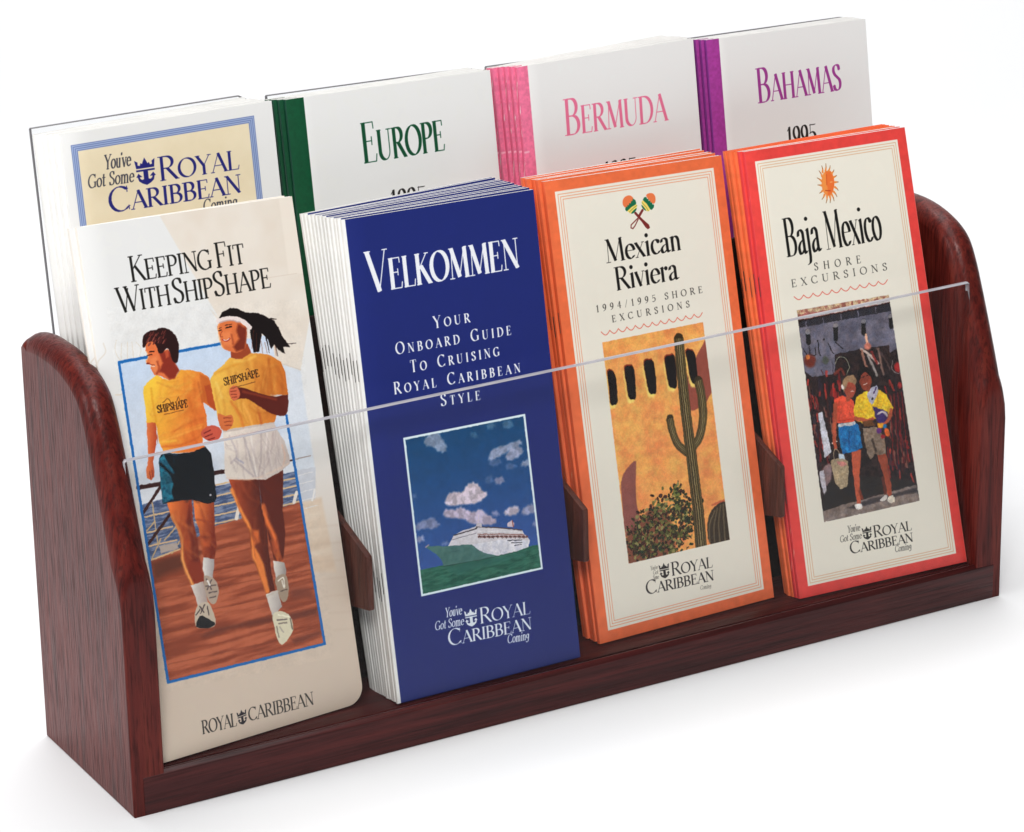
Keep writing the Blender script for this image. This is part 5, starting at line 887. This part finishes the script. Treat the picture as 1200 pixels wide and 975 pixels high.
    for q in ([(3.159, 2.331), (3.092, 2.645)], [(3.221, 2.422), (3.222, 2.694)], [(3.297, 2.517), (3.311, 2.715)], [(3.484, 2.602), (3.486, 2.780)], [(3.108, 2.268), (3.020, 2.579)]): s.line(q, .012, (.50, .24, .14), .008, alpha=.6)
    tt = [(1.003, 3.384), (1.608, 3.382), (2.372, 3.141), (3.093, 3.101)]
    text(s, 'SHIPSHAPE', tt[0], tt[1], .125, (.25, .12, .06), .17, .09, sc=False); text(s, 'SHIPSHAPE', tt[2], tt[3], .13, (.22, .12, .06), .17, .09, sc=False)
    for q in ([(1.131, 3.223), (1.241, 3.177), (1.299, 3.267)], [(1.406, 3.234), (1.446, 3.174), (1.459, 3.270)], [(1.126, 3.434), (1.507, 3.425)], [(2.844, 2.941), (2.893, 2.922), (2.922, 3.022)], [(2.495, 3.217), (2.987, 3.183)]): s.line(q, .012, (.45, .25, .12), .006, 3)
    s.line([(2.439, 1.993), (2.670, 1.977), (2.885, 2.049), (3.045, 2.204)], .085, (.93, .87, .85), .005, 4); s.line([(2.452, 2.022), (2.664, 2.013), (2.865, 2.081)], .02, (.75, .62, .6), .01, 4)
    s.mask([(0.337, 1.420), (4.098, 1.855), (3.769, 8.480), (0.269, 8.234)]); s.photo(61, .005, .02); s.clip = None
    s.line([(0.941, 2.391), (0.414, 2.393), (0.418, 8.079), (3.616, 8.183), (3.512, 3.987)], .045, blue, .004)
    t = [(0.866, 1.057), (3.158, 1.053), (0.553, 1.556), (3.592, 1.552)]
    K = (.09, .085, .08)
    text(s, 'Keeping Fit', t[0], t[1], 0.43, K, 0.115, 0.04, 0.80, track=-0.02, space=0.18)
    text(s, 'With ShipShape', t[2], t[3], 0.43, K, 0.115, 0.04, 0.80, track=-0.02, space=0.12)
    t = [(0.924, 9.155), (1.625, 9.191), (1.872, 9.173), (3.227, 9.226), (1.644, 9.183), (1.834, 9.182)]
    text(s, 'ROYAL', t[0], t[1], 0.235, (.22, .2, .19), 0.13, 0.04, sc=False, track=-.03); text(s, 'CARIBBEAN', t[2], t[3], 0.235, (.22, .2, .19), 0.13, 0.04, sc=False, track=-.03)
    emblem(s, t[4][0]+.01, t[4][1]+.02, .19, .25, (.14, .13, .16), -.08)
    return s.image('fit_print')
for _k, _f in (('logo', paint_logo), ('europe', paint_europe), ('bermuda', paint_bermuda), ('bahamas', paint_bahamas), ('fit', paint_fit), ('onboard', paint_onboard), ('riviera', paint_riviera), ('baja', paint_baja)):
    ART[_k] = _f()

def art_material(key, rough=0.36):
    m, nt, b = new_mat(key+'_cover_print'); L = nt.links.new
    img = ART.get(key)
    tc = nt.nodes.new('ShaderNodeTexCoord')
    t = nt.nodes.new('ShaderNodeTexImage'); t.image = img; t.extension = 'EXTEND'; t.interpolation = 'Cubic'
    L(tc.outputs['UV'], t.inputs['Vector']); L(t.outputs['Color'], b.inputs['Base Color'])
    n = nd(nt, 'ShaderNodeTexNoise', Scale=14, Detail=3); L(tc.outputs['Object'], n.inputs['Vector'])
    bp = nd(nt, 'ShaderNodeBump', Strength=0.1, Distance=0.001); L(n.outputs[0], bp.inputs['Height']); L(bp.outputs[0], b.inputs['Normal'])
    b.inputs['Roughness'].default_value = rough; b.inputs['Specular IOR Level'].default_value = 0.35
    return m

def booklet_meshes(key, quad, th, mats, corner=0.0):
    """quad = TL, TR, BR, BL of the front cover in inches; origin at BL"""
    TL, TR, BR, BL = [np.array(q, float) for q in quad]
    nrm = np.cross(TR-TL, BL-TL); nrm = nrm/np.linalg.norm(nrm)
    if nrm[1] > 0: nrm = -nrm
    bk = -nrm
    def F(u, v):           # u across, v up
        u = u*umax(v)
        return (BL*(1-u)+BR*u)*(1-v)+(TL*(1-u)+TR*u)*v - BL
    w = np.linalg.norm(BR-BL); hgt = np.linalg.norm(TL-BL)
    def umax(v):           # a rounded, thumbed lower outside corner
        a = v*hgt
        return 1-(corner-math.sqrt(max(0, corner**2-(corner-a)**2)))/w if a < corner else 1.0
    NV, NU = 10, 8; c = 0.014
    vlist = [j/NV for j in range(NV+1)]
    if corner: vlist = [corner/hgt*(1-math.cos(math.pi/2*j/8)) for j in range(8)]+[corner/hgt]+vlist[1:]; NV = len(vlist)-1
    # section path (u, depth): front right -> front left -> round spine -> back left -> back right
    fu = [1-i/NU for i in range(NU+1)]; r = th/2
    path = [(u if i < NU else 0.0, 0.0) for i, u in enumerate(fu)]
    path[-1] = (r*0.2/w, 0.0)
    arc = [(r*0.2/w-(r*0.2/w)*math.sin(a), r-r*math.cos(a)) for a in [math.pi*k/8 for k in range(1, 8)]]
    path += arc + [(r*0.2/w, th)] + [(u, th) for u in fu[::-1][1:]]
    ri = r-c
    ipath = [(u, c) for u in fu[:-1]]+[(r*0.2/w, c)]
    ipath += [(r*0.2/w-(ri*0.2/w)*math.sin(a), r-ri*math.cos(a)) for a in [math.pi*k/8 for k in range(1, 8)]]+[(r*0.2/w, th-c)]+[(u, th-c) for u in fu[::-1][1:]]
    n = len(path); vs = []
    for j in range(NV+1):
        v = vlist[j]
        for (u, d) in path: vs.append((F(u, v)+bk*d)*IN)
        for (u, d) in ipath: vs.append((F(u, v)+bk*d)*IN)
    fs = []; mi = []; uv = []
    row = 2*n
    for j in range(NV):
        v0, v1 = vlist[j], vlist[j+1]
        for i in range(n-1):
            a = j*row+i
            fs.append((a, a+row, a+row+1, a+1)); front = i < NU
            mi.append(0 if front else 1)
            u0, u1 = path[i][0], path[i+1][0]
            m0, m1 = umax(v0), umax(v1)
            uv.append(((u0*m0, v0), (u0*m1, v1), (u1*m1, v1), (u1*m0, v0)))
            a += n
            fs.append((a, a+1, a+row+1, a+row)); mi.append(2); uv.append(((0, 0),)*4)
        for i in (0, n-1):
            a = j*row+i; fs.append((a, a+n, a+n+row, a+row) if i == 0 else (a, a+row, a+n+row, a+n)); mi.append(2); uv.append(((0, 0),)*4)
    for j in (0, NV):
        for i in range(n-1):
            a = j*row+i; fs.append((a, a+1, a+n+1, a+n) if j == 0 else (a, a+n, a+n+1, a+1)); mi.append(2); uv.append(((0, 0),)*4)
    cover = mesh('cover', vs, fs, smooth=True, matidx=mi, uvs=uv, angle=math.radians(50))
    for m in mats: cover.materials.append(m)
    # pages: a block with slightly uneven leaves
    vs = []; fs = []; pm = []
    ul, ur = (r*0.6)/w, 1-0.018/w
    leaves = max(2, int((th-2*c)/0.022)); lt = (th-2*c)/leaves
    rnd = random.Random(len(key)+int(th*1000)); GU, GV = 6, 8
    for k in range(leaves):
        d0 = c+k*lt+0.0015; d1 = c+(k+1)*lt-0.003; vt = 1-rnd.uniform(0.0, 0.014)/9; uu = ur-rnd.uniform(0, 0.02)/w
        base = len(vs)
        for d in (d0, d1):
            for j in range(GV+1):
                for i in range(GU+1):
                    vs.append((F(ul+(uu-ul)*i/GU, (0.002 if not corner else 0.014)+(vt-0.014)*j/GV)+bk*d)*IN)
        R_ = GU+1; S_ = R_*(GV+1)
        for j in range(GV):
            for i in range(GU):
                q = base+j*R_+i
                if k == 0: fs.append((q, q+R_, q+R_+1, q+1))
                if k == leaves-1: fs.append((q+S_, q+S_+1, q+S_+R_+1, q+S_+R_))
        for i in range(GU):
            for q in (base+i, base+GV*R_+i): fs.append((q, q+1, q+1+S_, q+S_))
        for j in range(GV):
            for q in (base+j*R_, base+j*R_+GU): fs.append((q, q+R_, q+R_+S_, q+S_))
        pm += [1 if k % 3 else 0]*(len(fs)-len(pm))
    pages = mesh('pages', vs, fs, matidx=pm)
    st = []
    for v in (0.70, 0.24):
        vs = []; fs = []
        for (u, d) in ((-0.006/w, r-0.012), (-0.006/w, r+0.012), (0.02/w, r+0.012), (0.02/w, r-0.012)):
            for vv in (v-0.022, v+0.022): vs.append((F(u, vv)+bk*d)*IN)
        fs = [(0, 1, 3, 2), (2, 3, 5, 4), (4, 5, 7, 6), (6, 7, 1, 0), (0, 2, 4, 6), (1, 7, 5, 3)]
        st.append(mesh('staple', vs, fs))
    return cover, pages, st, Vector(BL)*IN, Vector(bk), F

ORD = ['frontmost', 'second', 'third', 'fourth', 'fifth', 'sixth', 'seventh', 'eighth', 'ninth', 'tenth', 'eleventh', 'twelfth']
def stack(key, quad, n, total, dxt, dxb, mats, what, group, front_label, lift=0.02, staples=True, seed=1, corner=0.0, rise=0.0, sheets=None, odd=None, jit=0.02):
    th = total/n
    cover, pages, st, org, bk, F = booklet_meshes(key, quad, th*0.985, mats, corner)
    if odd:
        odd_cover = cover.copy(); odd_cover.materials.clear()
        for m in odd: odd_cover.materials.append(m)
    up = Vector((F(0, 1)-F(0, 0))).normalized(); xd = Vector((F(1, 0)-F(0, 0))).normalized()
    rnd = random.Random(seed)
    for k in range(n):
        root = bpy.data.objects.new('booklet', None); C.objects.link(root)
        f = k/max(1, n-1)
        jx = rnd.uniform(-jit, jit) if k else 0
        if k == 0: lab = front_label
        elif n == 2: lab = 'plain cream booklet peeking out behind the one with two joggers'
        elif k == n-1: lab = '%s, rearmost in its stack, spine and top showing' % what
        else: lab = '%s, %s from the front of its stack' % (what, ORD[k])
        if odd and k >= 2: lab = lab.replace('red-spined', 'orange-spined').replace('its stack', 'the red booklet stack')
        setprops(root, lab, 'booklet', group)
        root.location = org + bk*(k*th*IN) + xd*((f*dxb+jx)*IN) + up*((k*rise+(rnd.uniform(0, lift) if k else 0))*IN)
        sgn = 1 if (-bk).cross(up).dot(xd) > 0 else -1
        root.rotation_mode = 'QUATERNION'; root.rotation_quaternion = Quaternion(-bk, sgn*(dxt-dxb)*f/9.0)
        c = link('cover', odd_cover if odd and k >= 2 else cover, mats, root); p = link('pages', pages, [pages_mat, sheets or pages_mat], root)
        if staples:
            for s in st: link('staple', s, steel, root, up*(rnd.uniform(-0.12, 0.12)*IN))

inner = paper('cover_inside_white', (0.8, 0.79, 0.77))
white_card = paper('white_cover_stock', (0.80, 0.79, 0.765), rough=0.5, coat=0.1)
cream_card = paper('cream_cover_stock', (0.80, 0.75, 0.68), rough=0.45, coat=0.2)
green_card = worn('green_spine_card', (0.0, 0.055, 0.028), (0.02, 0.12, 0.07), 0.72)
pink_card = worn('pink_spine_card', (0.76, 0.14, 0.26), (0.86, 0.68, 0.70), 0.575)
purple_card = worn('purple_spine_card', (0.20, 0.022, 0.22), (0.5, 0.25, 0.5), 0.70)
orange_card = worn('orange_spine_card', (0.80, 0.13, 0.045), (0.85, 0.42, 0.25), 0.67)
red_card = worn('red_spine_card', (0.72, 0.05, 0.06), (0.85, 0.45, 0.35), 0.66)

QUADS = {
 'fit':     ((0.52, 2.30, 10.10), (4.706, 2.457, 9.978), (4.934, 0.707, 0.78), (0.627, 0.257, 0.78)),
 'onboard': ((5.46, 2.036, 9.521), (9.449, 2.085, 9.466), (9.32, 0.335, 0.78), (5.399, 0.286, 0.78)),
 'riviera': ((9.854, 2.402, 9.477), (13.886, 2.553, 9.354), (14.039, 0.803, 0.78), (9.947, 0.652, 0.78)),
 'baja':    ((14.189, 2.216, 9.453), (17.839, 2.038, 9.457), (18.364, 0.288, 0.78), (14.414, 0.466, 0.78)),
}
def rear(tl, tr):
    dn = Vector((0, -math.sin(0.15), -math.cos(0.15)))*8.98
    tl = Vector(tl); tr = Vector(tr)
    return (tuple(tl), tuple(tr), tuple(tr+dn), tuple(tl+dn))
QUADS['logo'] = rear((1.007, 4.0, 11.295), (5.116, 4.0, 11.338))
QUADS['europe'] = rear((5.39, 4.0, 11.316), (9.654, 4.0, 11.299))
QUADS['bermuda'] = rear((10.225, 4.0, 11.272), (14.175, 4.0, 11.32))
QUADS['bahamas'] = rear((14.471, 4.0, 11.248), (18.267, 4.0, 11.193))

blue_sheets = paper('blue_printed_sheets', (0.05, 0.10, 0.36), var=0.2)
def mats(key, card, rough=0.34): return [art_material(key, rough), card, inner]
stack('logo', QUADS['logo'], 5, 0.52, -0.30, -0.15, mats('logo', white_card, .4), 'white logo booklet', 'white booklets with cream panel, rear tier',
      'frontmost white booklet with blue lettering on a cream panel, left end of rear tier', staples=False, seed=3)
stack('europe', QUADS['europe'], 4, 0.45, -0.20, -0.10, mats('europe', green_card, .4), 'green-spined EUROPE booklet', 'green-spined white booklets, rear tier',
      'frontmost white booklet titled EUROPE in green, rear tier', staples=False, seed=4)
stack('bermuda', QUADS['bermuda'], 6, 0.55, -0.38, -0.2, mats('bermuda', pink_card, .4), 'pink-spined BERMUDA booklet', 'pink-spined white booklets, rear tier',
      'frontmost white booklet titled BERMUDA in pink, rear tier', staples=False, seed=5)
stack('bahamas', QUADS['bahamas'], 4, 0.36, -0.19, -0.1, mats('bahamas', purple_card, .4), 'purple-spined BAHAMAS booklet', 'purple-spined white booklets, rear tier',
      'frontmost white booklet titled BAHAMAS in purple, rear tier', seed=6)
stack('fit', QUADS['fit'], 2, 0.16, -0.10, -0.05, mats('fit', cream_card), 'cream booklet', 'cream fitness booklets, front tier',
      'cream booklet titled KEEPING FIT WITH SHIPSHAPE showing two joggers', staples=False, seed=7, corner=0.34)
stack('onboard', QUADS['onboard'], 12, 1.0, -0.34, -0.05, mats('onboard', white_card), 'white-spined dark blue booklet', 'dark blue booklets, front tier',
      'frontmost dark blue booklet titled VELKOMMEN with a cruise ship picture', seed=8, lift=0.02, rise=0.011, jit=0.007, sheets=blue_sheets)
stack('riviera', QUADS['riviera'], 5, 0.52, -0.20, -0.06, mats('riviera', orange_card), 'orange-spined Mexican Riviera booklet', 'orange-bordered cream booklets, front tier',
      'frontmost orange-bordered booklet titled Mexican Riviera with maracas and a cactus picture', seed=9, rise=0.022)
stack('baja', QUADS['baja'], 5, 0.52, -0.20, -0.06, mats('baja', red_card), 'red-spined booklet', 'red-bordered cream booklets, front tier',
      'frontmost red-bordered booklet titled Baja Mexico with a sun and a couple pictured', seed=10, rise=0.004, lift=0.01, odd=[art_material('riviera'), orange_card, inner])
